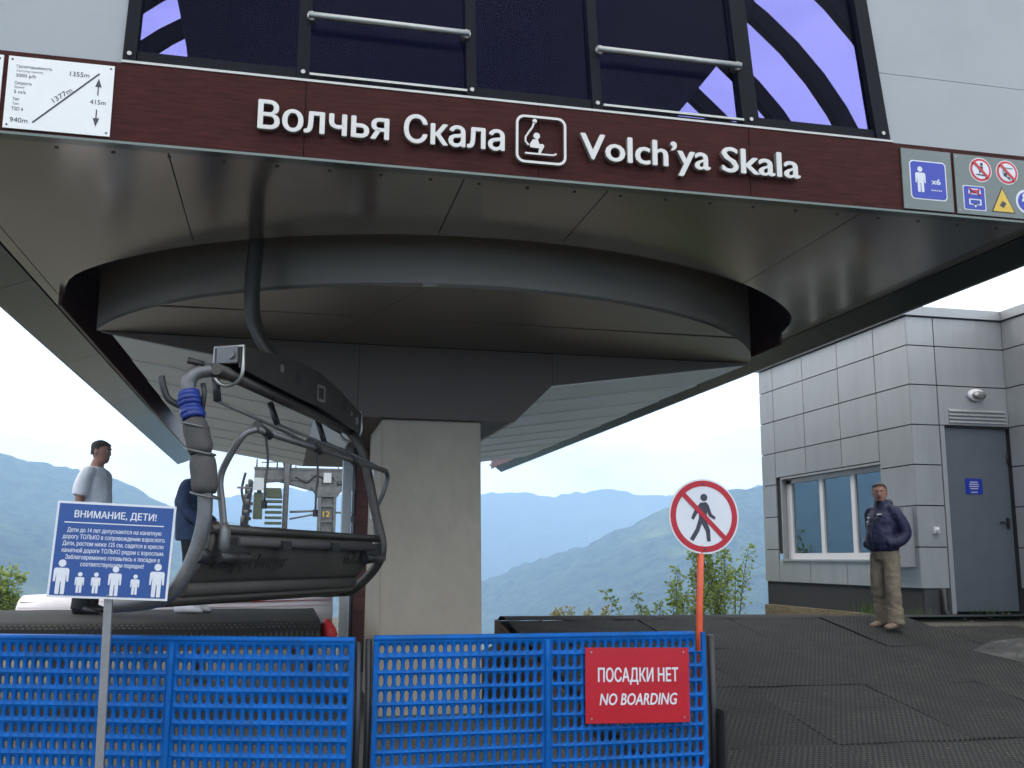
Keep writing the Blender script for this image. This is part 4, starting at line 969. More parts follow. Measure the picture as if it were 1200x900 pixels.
# ------------------------------------------------------------------ fence panels
def fence_panel(p0, p1, ztop, label, notch=None, wav=0., hw=.30, hr=.37):
    d = Vector((p1[0]-p0[0], p1[1]-p0[1], 0)); Lg = d.length; x = d.normalized(); y = Vector((-x.y, x.x, 0))
    mt = Matrix(((x.x, y.x, 0, p0[0]), (x.y, y.y, 0, p0[1]), (0, 0, 1, 0), (0, 0, 0, 1)))
    b = MB(mt); T = .015; nc = 20; rowh = .0955; nr = 10; z1 = ztop-.035
    mid_ = .055; cw = (Lg-.05-mid_)/2/nc; K_ = 12
    def wob(px, pz): return wav*math.sin(px*3.1+.6)+.006*noise.noise((px*2.2, pz*3, wav*50))
    def sheet(xa, xb, za, zb): # plain strip
        n = max(1, int((xb-xa)/.1)); 
        for i in range(n):
            a, c = xa+(xb-xa)*i/n, xa+(xb-xa)*(i+1)/n
            b.hexa([(a, wob(a, za)-T, za), (c, wob(c, za)-T, za), (c, wob(c, za)+T, za), (a, wob(a, za)+T, za), (a, wob(a, zb)-T, zb), (c, wob(c, zb)-T, zb), (c, wob(c, zb)+T, zb), (a, wob(a, zb)+T, zb)])
    for h in range(2):
        xs = .025+h*(cw*nc+mid_)
        for r in range(nr):
            zt = z1-r*rowh; zb = zt-rowh
            hh = .26*rowh if r == 0 else hr*rowh
            for c in range(nc):
                if notch and h == 1 and r == 0 and c == nc-1: continue
                x0, x1 = xs+c*cw, xs+(c+1)*cw; cx, cz = (x0+x1)/2, (zt+zb)/2
                vs = []
                for dy in (-T, T):
                    for k in range(K_):
                        t = 2*math.pi*(k+.5)/K_; ct, st_ = math.cos(t), math.sin(t)
                        ex = abs(ct)**.85*math.copysign(1, ct); ez = abs(st_)**.85*math.copysign(1, st_)
                        hx, hz = cx+hw*cw*ex, cz+hh*ez; vs.append((hx, wob(hx, hz)+dy*.6, hz))
                    for k in range(K_):
                        t = 2*math.pi*(k+.5)/K_; ct, st_ = math.cos(t), math.sin(t); s = 1/max(abs(ct), abs(st_))
                        ox, oz = cx+cw/2*ct*s, cz+rowh/2*st_*s; vs.append((ox, wob(ox, oz)+dy, oz))
                fs = []
                for k in range(K_):
                    j = (k+1) % K_
                    fs += [(k, K_+k, K_+j, j), (2*K_+k, 2*K_+j, 3*K_+j, 3*K_+k), (k, j, 2*K_+j, 2*K_+k)]
                b.smooth = True; b.add(vs, fs)
            b.smooth = False
            if r:   # raised rib between the rows
                n = 12
                b.tube([(xs+cw*nc*i/n, wob(xs+cw*nc*i/n, zt)-T+.001, zt) for i in range(n+1)], .0035, 6)
    zb = z1-nr*rowh
    sheet(0, .025, zb, z1); sheet(.025+cw*nc, .025+cw*nc+mid_, zb, z1); sheet(Lg-.025, Lg, zb, z1); sheet(0, Lg, zb-.06, zb)
    xe = Lg-.025-cw if notch else Lg
    sheet(0, xe, z1, ztop-.016)
    b.tube([(xe*i/24, wob(xe*i/24, ztop), ztop-.016) for i in range(25)], .021, 10)
    if notch: sheet(Lg-.025, Lg, z1, ztop-.005)
    xm = .025+cw*nc+mid_/2; b.tube([(xm, wob(xm, z)-T-.004, z) for z in np.linspace(zb, z1, 8)], .018, 8)
    base = Vector(((p0[0]+p1[0])/2, (p0[1]+p1[1])/2, .08))
    t = thing('barrier_fence', base, label, 'fence', 'blue plastic fence panels'); o = obj('perforated_sheet', b, 'fence', t)
    for s in (.12, Lg-.12):
        part('foot', 'black', t, lambda q: q.box((s-.05, -.22, .0), (s+.05, .22, .11)), mt)
    return t
fence_panel((-1.72, 7.02), (.445, 6.40), 1.12, 'blue perforated fence panel behind the children warning sign', wav=.012, hw=.27, hr=.29)
fence_panel((.575, 6.53), (2.83, 6.62), 1.12, 'blue perforated fence panel carrying the red no boarding sign', notch=True, wav=.006)
def fpost(x, y, zt, label, w=.035):
    b = MB(); b.tube([(x, y, .0), (x+.004, y, zt*.5), (x-.002, y, zt)], w, 10)
    t = thing('fence_post', (x, y, .0), label, 'post', 'black fence posts'); obj('tube', b, 'black', t)
    part('base', 'black', t, lambda q: q.disc((x, y, .01), .12, (0, 0, 1), .04, 16))
fpost(.475, 6.47, 1.09, 'black post touching the left fence panel in the gap', .022); fpost(.548, 6.56, 1.10, 'black post touching the right fence panel in the gap', .022); fpost(2.905, 6.70, 1.09, 'black post at the right end of the fence beside the mats', .026)
b = MB(); b.box((2.945, 6.6, .12), (2.962, 6.85, .60)); rehome(obj('rubber_strip', b, 'mat_plain', label='upright black rubber strip at the left edge of the mats', cat='strip'), (2.95, 6.75, .12))

# ------------------------------------------------------------------ signs
# children warning sign
SY = 6.35
p00, p10, p01, p11 = atY(57, 699, SY), atY(197, 706, SY), atY(63, 585, SY), atY(202, 590, SY)
cs = thing('warning_sign', (-.96, SY+.03, .05), 'blue warning sign about children with six white figures on a grey post', 'sign')
o = Vector((-1.318, SY, 1.372)); tl = math.radians(-2.2); xa = Vector((math.cos(tl), 0, math.sin(tl))); za = Vector((-math.sin(tl), 0, math.cos(tl))); na = xa.cross(za)
W_, H_ = .662, .552
q = lambda x, z, y=0: o+xa*x+za*z+Vector((0, y, 0))
part('board', 'white_paint', cs, lambda b: b.prism([q(0, 0), q(W_, 0), q(W_, H_), q(0, H_)], (0, .012, 0)))
part('field', 'blue_sign', cs, lambda b: b.prism([q(.013, .013, -.002), q(W_-.013, .013, -.002), q(W_-.013, H_-.013, -.002), q(.013, H_-.013, -.002)], (0, .0015, 0)))
OO = q(0, 0, -.0025)
def bt(s, x0, x1, z, h, bold): text('lettering', s, 'white_paint', cs, OO, xa, za, x0*W_, (x1-x0)*W_, z*H_, h*H_, bold, .01, 0, .0006)
bt('ВНИМАНИЕ, ДЕТИ!', .15, .84, .835, .074, .02)
part('rule', 'white_paint', cs, lambda b: b.prism([q(.05, .775*H_, -.004), q(W_-.06, .775*H_, -.004), q(W_-.06, .786*H_, -.004), q(.05, .786*H_, -.004)], (0, .001, 0)))
for s, x0, x1, z in (('Дети до 14 лет допускаются на канатную', .105, .895, .682), ('дорогу ТОЛЬКО в сопровождении взрослого.', .075, .935, .612), ('Дети, ростом ниже 125 см, садятся в кресло', .08, .925, .541),
        ('канатной дороги ТОЛЬКО рядом с взрослым.', .08, .935, .470), ('Заблаговременно готовьтесь к посадке в', .115, .905, .400), ('соответствующем порядке!', .245, .775, .330)): bt(s, x0, x1, z, .046, .012)
for x, h in ((.10, .36), (.255, .215), (.388, .218), (.545, .31), (.715, .212), (.897, .355)):
    part('figure', 'white_paint', cs, lambda b: pic_person(b, q(0, 0, -.004), xa, za, x*W_, .035*H_ + (.02*H_ if h < .3 else 0), h*H_, -.001))
part('post', 'postgrey', cs, lambda b: b.hexa([(-.985, SY+.014, .0), (-.94, SY+.014, .0), (-.94, SY+.05, .0), (-.985, SY+.05, .0), (-1.016, SY+.014, 1.88), (-.972, SY+.014, 1.88), (-.972, SY+.05, 1.88), (-1.016, SY+.05, 1.88)]))
part('bolt', 'postgrey', cs, lambda b: b.disc(q(.33, .018, -.006), .008, (0, 1, 0), .006, 8))
# round no-pedestrians sign
RY = 6.72; C_ = atY(825, 605, RY); R_ = .264
rs = thing('prohibition_sign', (2.76, RY, .05), 'round red-rimmed no pedestrians sign on an orange pole', 'sign')
part('disc', 'white_paint', rs, lambda b: b.disc((C_.x, RY, C_.z), R_, (0, 1, 0), .008, 48))
ci = lambda r, y: [Vector((C_.x+r*math.cos(t), y, C_.z+r*math.sin(t))) for t in [2*math.pi*i/48 for i in range(48)]]
part('red_rim', 'red_sign', rs, lambda b: frame_strip(b, ci(R_*.955, RY-.002), ci(R_*.80, RY-.002), (0, .0015, 0)))
def fn(b):
    P = lambda x, z: Vector((C_.x+x*R_, RY-.002, C_.z+z*R_))
    b.prism([P(.01+.10*math.cos(t), .50+.10*math.sin(t)) for t in [i*math.pi/8 for i in range(16)]], (0, .0015, 0))
    b.prism([P(*s) for s in ((-.10, .36), (.07, .38), (.14, .30), (.22, .06), (.33, -.02), (.30, -.09), (.14, -.0), (.09, .12), (.06, -.12), (.16, -.36), (.17, -.66), (.07, -.67), (.04, -.40), (-.07, -.20), (-.15, -.40), (-.32, -.66), (-.42, -.60), (-.24, -.32), (-.15, -.05), (-.14, .16), (-.22, .03), (-.30, -.10), (-.37, -.05), (-.28, .14))][::-1], (0, .0015, 0))
part('walking_figure', 'ink', rs, fn)
def fn(b):
    d = .60*R_; w = .045*R_; y = RY-.005; b.prism([(C_.x-d-w, y, C_.z+d-w), (C_.x-d+w, y, C_.z+d+w), (C_.x+d+w, y, C_.z-d+w), (C_.x+d-w, y, C_.z-d-w)], (0, .0015, 0))
part('slash', 'red_sign', rs, fn)
for z in (.86, -.88): part('bolt', 'ink', rs, lambda b: b.disc((C_.x, RY-.006, C_.z+z*R_), .008, (0, 1, 0), .004, 8))
part('pole', 'orange', rs, lambda b: b.tube([(C_.x, RY+.03, C_.z+.1), (2.845, RY+.015, 1.3), (2.79, RY-.03, .0)], .024, 12))
# red sign
rsg = thing('boarding_sign', (2.31, 6.545, .54), 'red no boarding sign hung on the front of the fence', 'sign')
o = Vector((1.953, 6.535, .553)); xv = Vector((.716, .022, -.012)).normalized(); zv = Vector((0, -.01, 1)).normalized(); Wr, Hr = .728, .478
qr = lambda x, z, d=0: o+xv*x+zv*z+Vector((0, -d, 0))
part('board', 'red_sign', rsg, lambda b: b.prism([qr(0, 0), qr(Wr, 0), qr(Wr, Hr), qr(0, Hr)], (0, .008, 0)))
text('lettering', 'ПОСАДКИ НЕТ', 'white_paint', rsg, qr(0, 0, .001), xv, zv, .085, .565, .262, .088, .022, .01, 0, .0008)
text('lettering', 'NO BOARDING', 'white_paint', rsg, qr(0, 0, .001), xv, zv, .095, .545, .115, .076, .02, .01, .2, .0008)
part('bolt', 'alu', rsg, lambda b: [b.disc(qr(x, z, .003), .007, (0, 1, 0), .003, 8) for x, z in ((.04, .03), (.69, .03), (.04, .45), (.69, .45))])

# ------------------------------------------------------------------ people
def remesh(b, name, vox, it=4):
    me = b.mesh(name); o = bpy.data.objects.new('tmp', me); COL.objects.link(o)
    m = o.modifiers.new('r', 'REMESH'); m.mode = 'VOXEL'; m.voxel_size = vox; m.use_smooth_shade = True
    s = o.modifiers.new('s', 'SMOOTH'); s.factor = .5; s.iterations = it
    bpy.context.view_layer.update()
    r = bpy.data.meshes.new_from_object(o.evaluated_get(DG())); bpy.data.objects.remove(o); r.name = name
    r.materials.clear(); return r
def V(*a): return Vector(a)
def limb(b, pts, rs, n=12):
    b.tube(arcpts(pts, 4), np.interp(np.linspace(0, 1, (len(pts)-1)*4+1), np.linspace(0, 1, len(rs)), rs).tolist(), n)
def hand(b, w, d, s=1.):   # w wrist, d pointing direction; relaxed hand with five fingers
    d = d.normalized(); side = d.cross(V(0, 1, 0)).normalized() if abs(d.y) < .9 else V(1, 0, 0); nrm = side.cross(d)
    b.loft([(w+d*t*s, side*rx*s, nrm*.015*s) for t, rx in ((-.01, .026), (.03, .036), (.07, .042), (.095, .038))], 10)
    for k, (off, ln) in enumerate(((-.030, .062), (-.010, .075), (.011, .070), (.030, .055))):
        a = w+d*.085*s+side*off*s; b.tube([a, a+d*ln*.5*s-nrm*.008*s, a+d*ln*.8*s-nrm*.024*s, a+d*ln*.92*s-nrm*.036*s], [.0095*s, .009*s, .008*s, .006*s], 8)
    a = w+d*.03*s-side*.03*s; b.tube([a, a-side*.025*s+d*.03*s-nrm*.01*s, a-side*.03*s+d*.06*s-nrm*.022*s], [.013*s, .011*s, .008*s], 8)
def head(b, c, yaw, tilt=0, s=1.):   # c: centre of the skull, facing -y turned by yaw
    R = Matrix.Rotation(yaw, 4, 'Z') @ Matrix.Rotation(tilt, 4, 'X'); T = Matrix.Translation(c) @ R; old = b.M; b.M = T if old is None else old @ T
    prof = [(-.115, .036, .036, -.040), (-.095, .056, .060, -.030), (-.06, .071, .082, -.012), (-.02, .078, .093, -.002), (.02, .081, .098, .002), (.06, .079, .099, .006), (.09, .066, .083, .010), (.110, .043, .053, .012), (.120, .012, .018, .012)]
    b.loft([(V(0, y*s, z*s), (rx*s, 0, 0), (0, ry*s, 0)) for z, rx, ry, y in prof], 20)
    b.loft([(V(0, y*s, z*s), (w*s, 0, 0), (0, d*s, 0)) for z, w, d, y in ((.022, .008, .010, -.090), (-.005, .011, .016, -.098), (-.028, .017, .022, -.098), (-.036, .012, .012, -.092))], 8)    # nose
    b.ball((0, -.088*s, .034*s), (.05*s, .014*s, .010*s)); b.ball((0, -.082*s, -.062*s), (.026*s, .016*s, .012*s)); b.ball((0, -.07*s, -.098*s), (.026*s, .02*s, .018*s))
    for x in (-1, 1): b.ball((x*.084*s, .012*s, -.005*s), (.010*s, .020*s, .032*s))
    b.M = old
    return T
def face_parts(t, T, base, s=1.):
    mt = base @ T
    for x in (-1, 1):
        part('eye', 'pvc', t, lambda b: b.ball((x*.030*s, -.083*s, .010*s), (.013*s, .008*s, .006*s), 10, 6), mt)
        part('pupil', 'hair', t, lambda b: b.ball((x*.030*s, -.0895*s, .010*s), (.005*s, .003*s, .005*s), 8, 5), mt)
        part('eyebrow', 'hair', t, lambda b: b.ball((x*.031*s, -.094*s, .032*s), (.018*s, .006*s, .004*s), 10, 5), mt)
    part('mouth', 'brown_tile', t, lambda b: b.ball((0, -.095*s, -.064*s), (.022*s, .004*s, .004*s), 10, 5), mt)
def hair_cap(t, T, base, m, s=1., low=.02, front=.075):
    def fn(b):
        b.smooth = True; n = 24; rows_ = []
        prof = [(-.03, .083, .099, .004), (.02, .085, .102, .004), (.06, .083, .103, .007), (.09, .070, .088, .011), (.112, .046, .056, .013), (.124, .013, .019, .013)]
        for z, rx, ry, y in prof:
            r = []
            for k in range(n):
                a = 2*math.pi*k/n; fz = -math.sin(a)         # +1 at the face
                zz = z
                lim = low+(front-low)*max(0, fz)**.6 if fz > 0 else -.05
                zz = max(z, lim)
                r.append((rx*math.cos(a)*s, (y+ry*math.sin(a))*s, zz*s))
            rows_.append(r)
        b.add([p for r in rows_ for p in r], [(i*n+k, i*n+(k+1) % n, (i+1)*n+(k+1) % n, (i+1)*n+k) for i in range(len(prof)-1) for k in range(n)]+[[(len(prof)-1)*n+k for k in range(n)]])
    return part('hair', m, t, fn, base @ T)

# --- man in a navy jacket by the building, weight on one leg, hand in pocket
pos = V(7.09, 11.08, ramp_z(11.08)+.018); rz = math.radians(-72)
PB = Matrix.Translation(pos) @ Matrix.Rotation(rz, 4, 'Z')
t = thing('person', pos, 'man in navy jacket and khaki trousers standing before the grey building', 'person')
HIP, SHO = .92, 1.41
b = MB()
b.loft([(V(0, y, z), (rx, 0, 0), (0, ry, 0)) for z, rx, ry, y in ((.84, .15, .11, 0), (.95, .165, .125, -.01), (1.08, .155, .135, -.03), (1.22, .165, .13, -.02), (1.34, .17, .11, .0), (1.42, .13, .085, .01), (1.46, .07, .065, .0), (1.54, .058, .06, -.015))], 18)
limb(b, [(-.085, 0, .90), (-.115, -.01, .48), (-.125, .04, .08)], [.088, .058, .045]); limb(b, [(.085, 0, .90), (.13, -.05, .48), (.155, -.06, .08)], [.088, .058, .045])
for x, y in ((-.125, .035), (.155, -.06)): b.loft([(V(x+(.02 if x > 0 else -.02)*(-d), y+d, h), (w, 0, 0), (0, 0, hh)) for d, w, h, hh in ((.07, .03, .04, .035), (.02, .036, .045, .045), (-.08, .044, .03, .028), (-.17, .03, .02, .016))], 10)
limb(b, [(-.10, 0, 1.40), (-.18, 0, 1.36), (-.235, .06, 1.12), (-.15, -.10, 1.0)], [.045, .056, .045, .034]); limb(b, [(.10, 0, 1.40), (.18, 0, 1.36), (.235, .07, 1.12), (.15, -.10, 1.0)], [.045, .056, .045, .034])
hand(b, V(-.15, -.10, 1.0), V(.8, -.1, -.35), .9); hand(b, V(.15, -.10, 1.0), V(-.8, -.1, -.35), .9)
T = head(b, V(0, -.035, 1.605), math.radians(36), .06)
bm = remesh(b, 'body', .011, 3); bm.transform(PB); obj('body', bm, 'skin', t)
face_parts(t, T, PB); hair_cap(t, T, PB, 'stubble', low=.05, front=.104)
part('beard', 'stubble', t, lambda b: [b.ball((0, -.090, -.094), (.026, .020, .020), 12, 7), b.ball((0, -.099, -.052), (.026, .007, .006), 12, 5)], PB @ T)
b = MB()
b.loft([(V(0, y, z), (rx, 0, 0), (0, ry, 0)) for z, rx, ry, y in ((.90, .178, .145, -.01), (.93, .195, .165, -.02), (1.0, .195, .178, -.04), (1.10, .188, .175, -.045), (1.22, .188, .16, -.03), (1.34, .192, .135, -.005), (1.41, .155, .11, .005), (1.45, .10, .095, 0), (1.50, .082, .088, -.012), (1.53, .078, .084, -.015))], 22)
limb(b, [(-.10, .005, 1.40), (-.175, .005, 1.365), (-.245, .075, 1.13), (-.225, -.01, 1.02), (-.14, -.12, .99)], [.062, .080, .074, .066, .06]); limb(b, [(.10, .005, 1.40), (.175, .005, 1.365), (.245, .085, 1.13), (.225, -.01, 1.02), (.14, -.12, .99)], [.062, .080, .074, .066, .06])
b.loft([(V(0, .03, 1.45), (.11, 0, 0), (0, .10, 0)), (V(0, .05, 1.50), (.10, 0, 0), (0, .085, 0)), (V(0, .06, 1.53), (.06, 0, 0), (0, .05, 0))], 14)
jk = remesh(b, 'jacket', .013, 5)
for v in jk.vertices: v.co += v.normal*(.010*noise.noise(v.co*9)+.006*noise.noise(v.co*22))
jk.transform(PB); jo = obj('jacket', jk, 'navy', t)
part('zip', 'black', jo, lambda b: b.tube(arcpts([(0, -.10, 1.51), (-.005, -.145, 1.34), (-.005, -.195, 1.2), (0, -.225, 1.08), (0, -.205, .92)], 5), .006, 6), PB)
for z, x, w in ((1.335, .07, .05), (1.30, -.085, .035), (1.25, -.10, .03)):
    part('chest_print', 'plate_silver', jo, lambda b: b.hexa([(x-w/2, -.165, z), (x+w/2, -.165, z), (x+w/2, -.13, z), (x-w/2, -.13, z), (x-w/2, -.158, z+.014), (x+w/2, -.158, z+.014), (x+w/2, -.13, z+.014), (x-w/2, -.13, z+.014)]), PB)
b = MB()
b.loft([(V(0, 0, z), (rx, 0, 0), (0, ry, 0)) for z, rx, ry in ((.80, .165, .125), (.88, .178, .138), (.97, .178, .14))], 20)
limb(b, [(-.092, 0, .86), (-.115, -.01, .50), (-.125, .03, .30), (-.125, .045, .05)], [.105, .088, .078, .088]); limb(b, [(.092, 0, .86), (.130, -.05, .50), (.148, -.055, .30), (.155, -.06, .05)], [.105, .088, .078, .092])
tr = remesh(b, 'trousers', .013, 4)
for v in tr.vertices: k = 1-min(1, max(0, v.co.z-.1)/.6); v.co += v.normal*((.004+.010*k)*(1-2*abs(noise.noise((v.co.x*6+v.co.z*5, v.co.y*6, v.co.z*13))))+.004*noise.noise(v.co*30))
tr.transform(PB); obj('trousers', tr, 'khaki', t)
for x, y, s in ((-.125, .035, -1), (.155, -.06, 1)):
    part('shoe', 'shoe_brown', t, lambda b: b.loft([(V(x+s*.25*(-d)*.2, y+d, h), (w, 0, 0), (0, 0, hh)) for d, w, h, hh in ((.085, .02, .04, .03), (.07, .042, .05, .05), (.0, .05, .055, .055), (-.09, .056, .04, .038), (-.17, .045, .028, .026), (-.195, .02, .022, .018))], 14), PB)

# --- man in white t-shirt on the deck, looking right
pos = V(-1.93, 11.15, 1.035); rz = math.radians(72)
PB = Matrix.Translation(pos) @ Matrix.Rotation(rz, 4, 'Z')
t = thing('person', pos, 'man in white t-shirt standing on the deck behind the warning sign', 'person')
b = MB()
b.loft([(V(0, y, z), (rx, 0, 0), (0, ry, 0)) for z, rx, ry, y in ((.86, .15, .11, 0), (.97, .165, .12, -.01), (1.10, .155, .125, -.02), (1.24, .17, .125, -.01), (1.37, .18, .11, .0), (1.45, .13, .085, .01), (1.49, .07, .068, .0), (1.56, .06, .062, -.015))], 18)
for x in (-1, 1):
    limb(b, [(x*.085, 0, .92), (x*.10, -.01, .49), (x*.105, .02, .08)], [.088, .058, .045])
    b.loft([(V(x*.105, d, h), (w, 0, 0), (0, 0, hh)) for d, w, h, hh in ((.07, .03, .04, .035), (.02, .036, .045, .045), (-.08, .044, .03, .028), (-.17, .03, .02, .016))], 10)
    limb(b, [(x*.10, 0, 1.43), (x*.185, 0, 1.38), (x*.24, .03, 1.13), (x*.25, -.02, .90)], [.045, .058, .047, .033]); hand(b, V(x*.25, -.02, .90), V(-x*.05, -.08, -.6), .95)
T = head(b, V(0, -.035, 1.64), math.radians(0), .05)
bm = remesh(b, 'body', .011, 3); bm.transform(PB); obj('body', bm, 'skin', t)
face_parts(t, T, PB); hair_cap(t, T, PB, 'hair')
b = MB()
b.loft([(V(0, y, z), (rx, 0, 0), (0, ry, 0)) for z, rx, ry, y in ((.86, .185, .15, 0), (.98, .185, .15, -.01), (1.10, .180, .148, -.02), (1.24, .188, .145, -.015), (1.37, .195, .128, .0), (1.45, .145, .10, .005), (1.485, .085, .078, .002))], 20)
for x in (-1, 1): limb(b, [(x*.09, .005, 1.43), (x*.175, .005, 1.395), (x*.225, .015, 1.29), (x*.245, .03, 1.17)], [.055, .080, .080, .078])
ts = remesh(b, 't_shirt', .012, 4)
for v in ts.vertices: v.co += v.normal*.008*noise.noise(v.co*10)
ts.transform(PB); obj('t_shirt', ts, 'tshirt', t)
b = MB(); b.loft([(V(0, 0, z), (rx, 0, 0), (0, ry, 0)) for z, rx, ry in ((.82, .16, .122), (.90, .172, .132), (.96, .170, .132))], 18)
for x in (-1, 1): limb(b, [(x*.088, 0, .88), (x*.10, -.01, .50), (x*.105, .02, .04)], [.10, .085, .082])
tr = remesh(b, 'trousers', .013, 4); tr.transform(PB); obj('trousers', tr, 'black_cloth', t)
for x in (-1, 1): part('shoe', 'black', t, lambda b: b.loft([(V(x*.105, d, h), (w, 0, 0), (0, 0, hh)) for d, w, h, hh in ((.085, .02, .04, .03), (.07, .042, .05, .05), (.0, .05, .055, .055), (-.09, .056, .04, .038), (-.17, .045, .028, .026), (-.195, .02, .022, .018))], 14), PB)

# --- person in denim behind the chair
pos = V(-.95, 11.25, 1.035); rz = math.radians(72)
PB = Matrix.Translation(pos) @ Matrix.Rotation(rz, 4, 'Z')
t = thing('person', pos, 'person in denim and white shoes mostly hidden behind the lift chair', 'person')
b = MB()
b.loft([(V(0, y, z), (rx, 0, 0), (0, ry, 0)) for z, rx, ry, y in ((.82, .15, .11, 0), (.93, .16, .12, 0), (1.05, .14, .11, .03), (1.17, .15, .115, .06), (1.28, .165, .10, .04), (1.34, .12, .08, .02), (1.38, .065, .06, -.0), (1.45, .055, .055, -.02))], 18)
for x in (-1, 1):
    limb(b, [(x*.08, 0, .88), (x*.09, -.03, .47), (x*.10, .02, .08)], [.085, .058, .042])
    b.loft([(V(x*.10, d, h), (w, 0, 0), (0, 0, hh)) for d, w, h, hh in ((.07, .03, .04, .035), (.02, .036, .045, .045), (-.08, .044, .03, .028), (-.17, .03, .02, .016))], 10)
    limb(b, [(x*.09, .03, 1.32), (x*.165, .03, 1.28), (x*.22, -.0, 1.05), (x*.17, -.17, .92)], [.04, .052, .043, .032]); hand(b, V(x*.17, -.17, .92), V(-x*.2, -.5, -.2), .95)
T = head(b, V(0, -.05, 1.54), 0, .1)
bm = remesh(b, 'body', .012, 3); bm.transform(PB); obj('body', bm, 'skin', t)
face_parts(t, T, PB); hair_cap(t, T, PB, 'hair')
b = MB()
b.loft([(V(0, y, z), (rx, 0, 0), (0, ry, 0)) for z, rx, ry, y in ((.74, .19, .16, .0), (.86, .19, .16, .01), (1.0, .175, .15, .03), (1.15, .18, .145, .05), (1.27, .185, .125, .04), (1.34, .14, .10, .02), (1.39, .085, .08, 0))], 20)
for x in (-1, 1): limb(b, [(x*.09, .03, 1.33), (x*.16, .03, 1.29), (x*.225, .0, 1.06), (x*.175, -.15, .93)], [.055, .074, .065, .055])
jk = remesh(b, 'denim_jacket', .013, 4)
for v in jk.vertices: v.co += v.normal*.012*noise.noise(v.co*10)
jk.transform(PB); obj('denim_jacket', jk, 'denim', t)
b = MB(); b.loft([(V(0, 0, z), (rx, 0, 0), (0, ry, 0)) for z, rx, ry in ((.78, .16, .12), (.86, .17, .13), (.92, .165, .128))], 18)
for x in (-1, 1): limb(b, [(x*.085, 0, .84), (x*.09, -.03, .48), (x*.10, .02, .07)], [.10, .075, .06])
tr = remesh(b, 'trousers', .013, 4); tr.transform(PB); obj('trousers', tr, 'black_cloth', t)
for x in (-1, 1): part('shoe', 'shoe_white', t, lambda b: b.loft([(V(x*.11, d, h), (w, 0, 0), (0, 0, hh)) for d, w, h, hh in ((.095, .02, .045, .035), (.08, .045, .055, .055), (.0, .052, .06, .06), (-.09, .058, .045, .043), (-.18, .047, .032, .03), (-.205, .02, .025, .02))], 14), PB)

# ------------------------------------------------------------------ lift tower beyond the station
TY = 37
tw = thing('lift_tower', (1.45, TY, -2), 'galvanised lift tower with crossarm beyond the station', 'lift tower')
part('mast', 'tower_steel', tw, lambda b: [b.box((1.12, TY-.3, -6), (1.22, TY+.3, 4.4)), b.box((1.66, TY-.3, -6), (1.76, TY+.3, 4.4))]+[b.box((1.221, TY-.28, z), (1.659, TY-.24, z+.07)) for z in np.arange(-1, 4.3, .55)])
part('mast_web', 'tower_steel', tw, lambda b: b.box((1.24, TY-.2, -6), (1.64, TY+.2, 4.2)))
part('mast_head', 'tower_steel', tw, lambda b: b.prism([(.85, TY-.32, 4.1), (1.1, TY-.32, 3.75), (1.78, TY-.32, 3.75), (2.05, TY-.32, 4.1)], (0, .64, 0)))
part('number_plate', 'plate_silver', tw, lambda b: b.box((1.28, TY-.36, 4.25), (1.55, TY-.33, 4.6)))
part('crossarm', 'tower_steel', tw, lambda b: [b.prism([(-1.12, TY-.25, 4.20), (-.3, TY-.25, 4.28), (.9, TY-.25, 3.98), (2.1, TY-.25, 3.98), (4.2, TY-.25, 4.2), (4.2, TY-.25, 4.74), (-1.12, TY-.25, 4.74)], (0, .5, 0)), b.box((-1.14, TY-.28, 4.70), (4.2, TY+.28, 4.77)), b.box((-1.14, TY-.28, 4.33), (4.2, TY-.26, 4.37))])
text('lettering', '12', 'decal_yellow', tw, (0, TY-.31, 0), XA, ZA, 1.30, .24, 3.05, .20, .02, .01, 0, .01)
for s, x in ((-1, -1.30),):
    part('sheave_beam', 'black', tw, lambda b: [b.box((x-.08, TY-1.6+.8*k, 2.7+.33*k), (x+.08, TY-.9+.8*k, 3.1+.33*k)) for k in range(5)])
    for k in range(8): part('sheave', 'black', tw, lambda b: b.disc((x-.16+.08*(k % 2), TY-1.6+.45*k, 2.75+.21*k), .25, (1, 0, 0), .12, 18))
for k in range(3): part('railing_post', 'tower_steel', tw, lambda b: b.tube([(-1.05+.35*k, TY-.3, 4.77), (-1.05+.35*k, TY-.3, 5.05)], .03, 6))
part('walkway', 'tower_steel', tw, lambda b: b.box((-1.6, TY-2.2, 3.88), (-1.1, TY-1.9, 3.93)))
for k in range(6): part('walkway_bracket', 'galv_dark', tw, lambda b: b.box((-1.55+.02*k, TY-2.0+.7*k, 2.0+.3*k), (-1.18, TY-1.92+.7*k, 2.12+.3*k)))
part('hose', 'black', tw, lambda b: b.tube(arcpts([(-1.40, TY-.9, 4.5), (-1.5, TY-.9, 3.9), (-1.38, TY-.9, 3.3), (-1.45, TY-.9, 2.6)], 6), .05, 6))
part('equipment_box', 'green_box', tw, lambda b: [b.box((-1.10, TY-.6, 2.95), (-.80, TY+.3, 3.85)), b.box((-1.0, TY-.5, 3.86), (-.86, TY+.2, 4.3))])
part('equipment_cabinet', 'plate_silver', tw, lambda b: [b.box((-1.12, TY-.75, 3.92), (-.78, TY-.55, 4.35))])
part('stair_head', 'green_box', tw, lambda b: b.prism([(-.80, TY-.5, 4.02), (-.18, TY-.5, 4.02), (-.12, TY-.5, 3.68), (-.68, TY-.5, 3.68)], (0, .6, 0)))
for k in range(8): part('stair_tread', 'green_box', tw, lambda b: b.box((-.70, TY-.5, 3.52-.19*k), (-.12, TY+.1, 3.60-.19*k)))
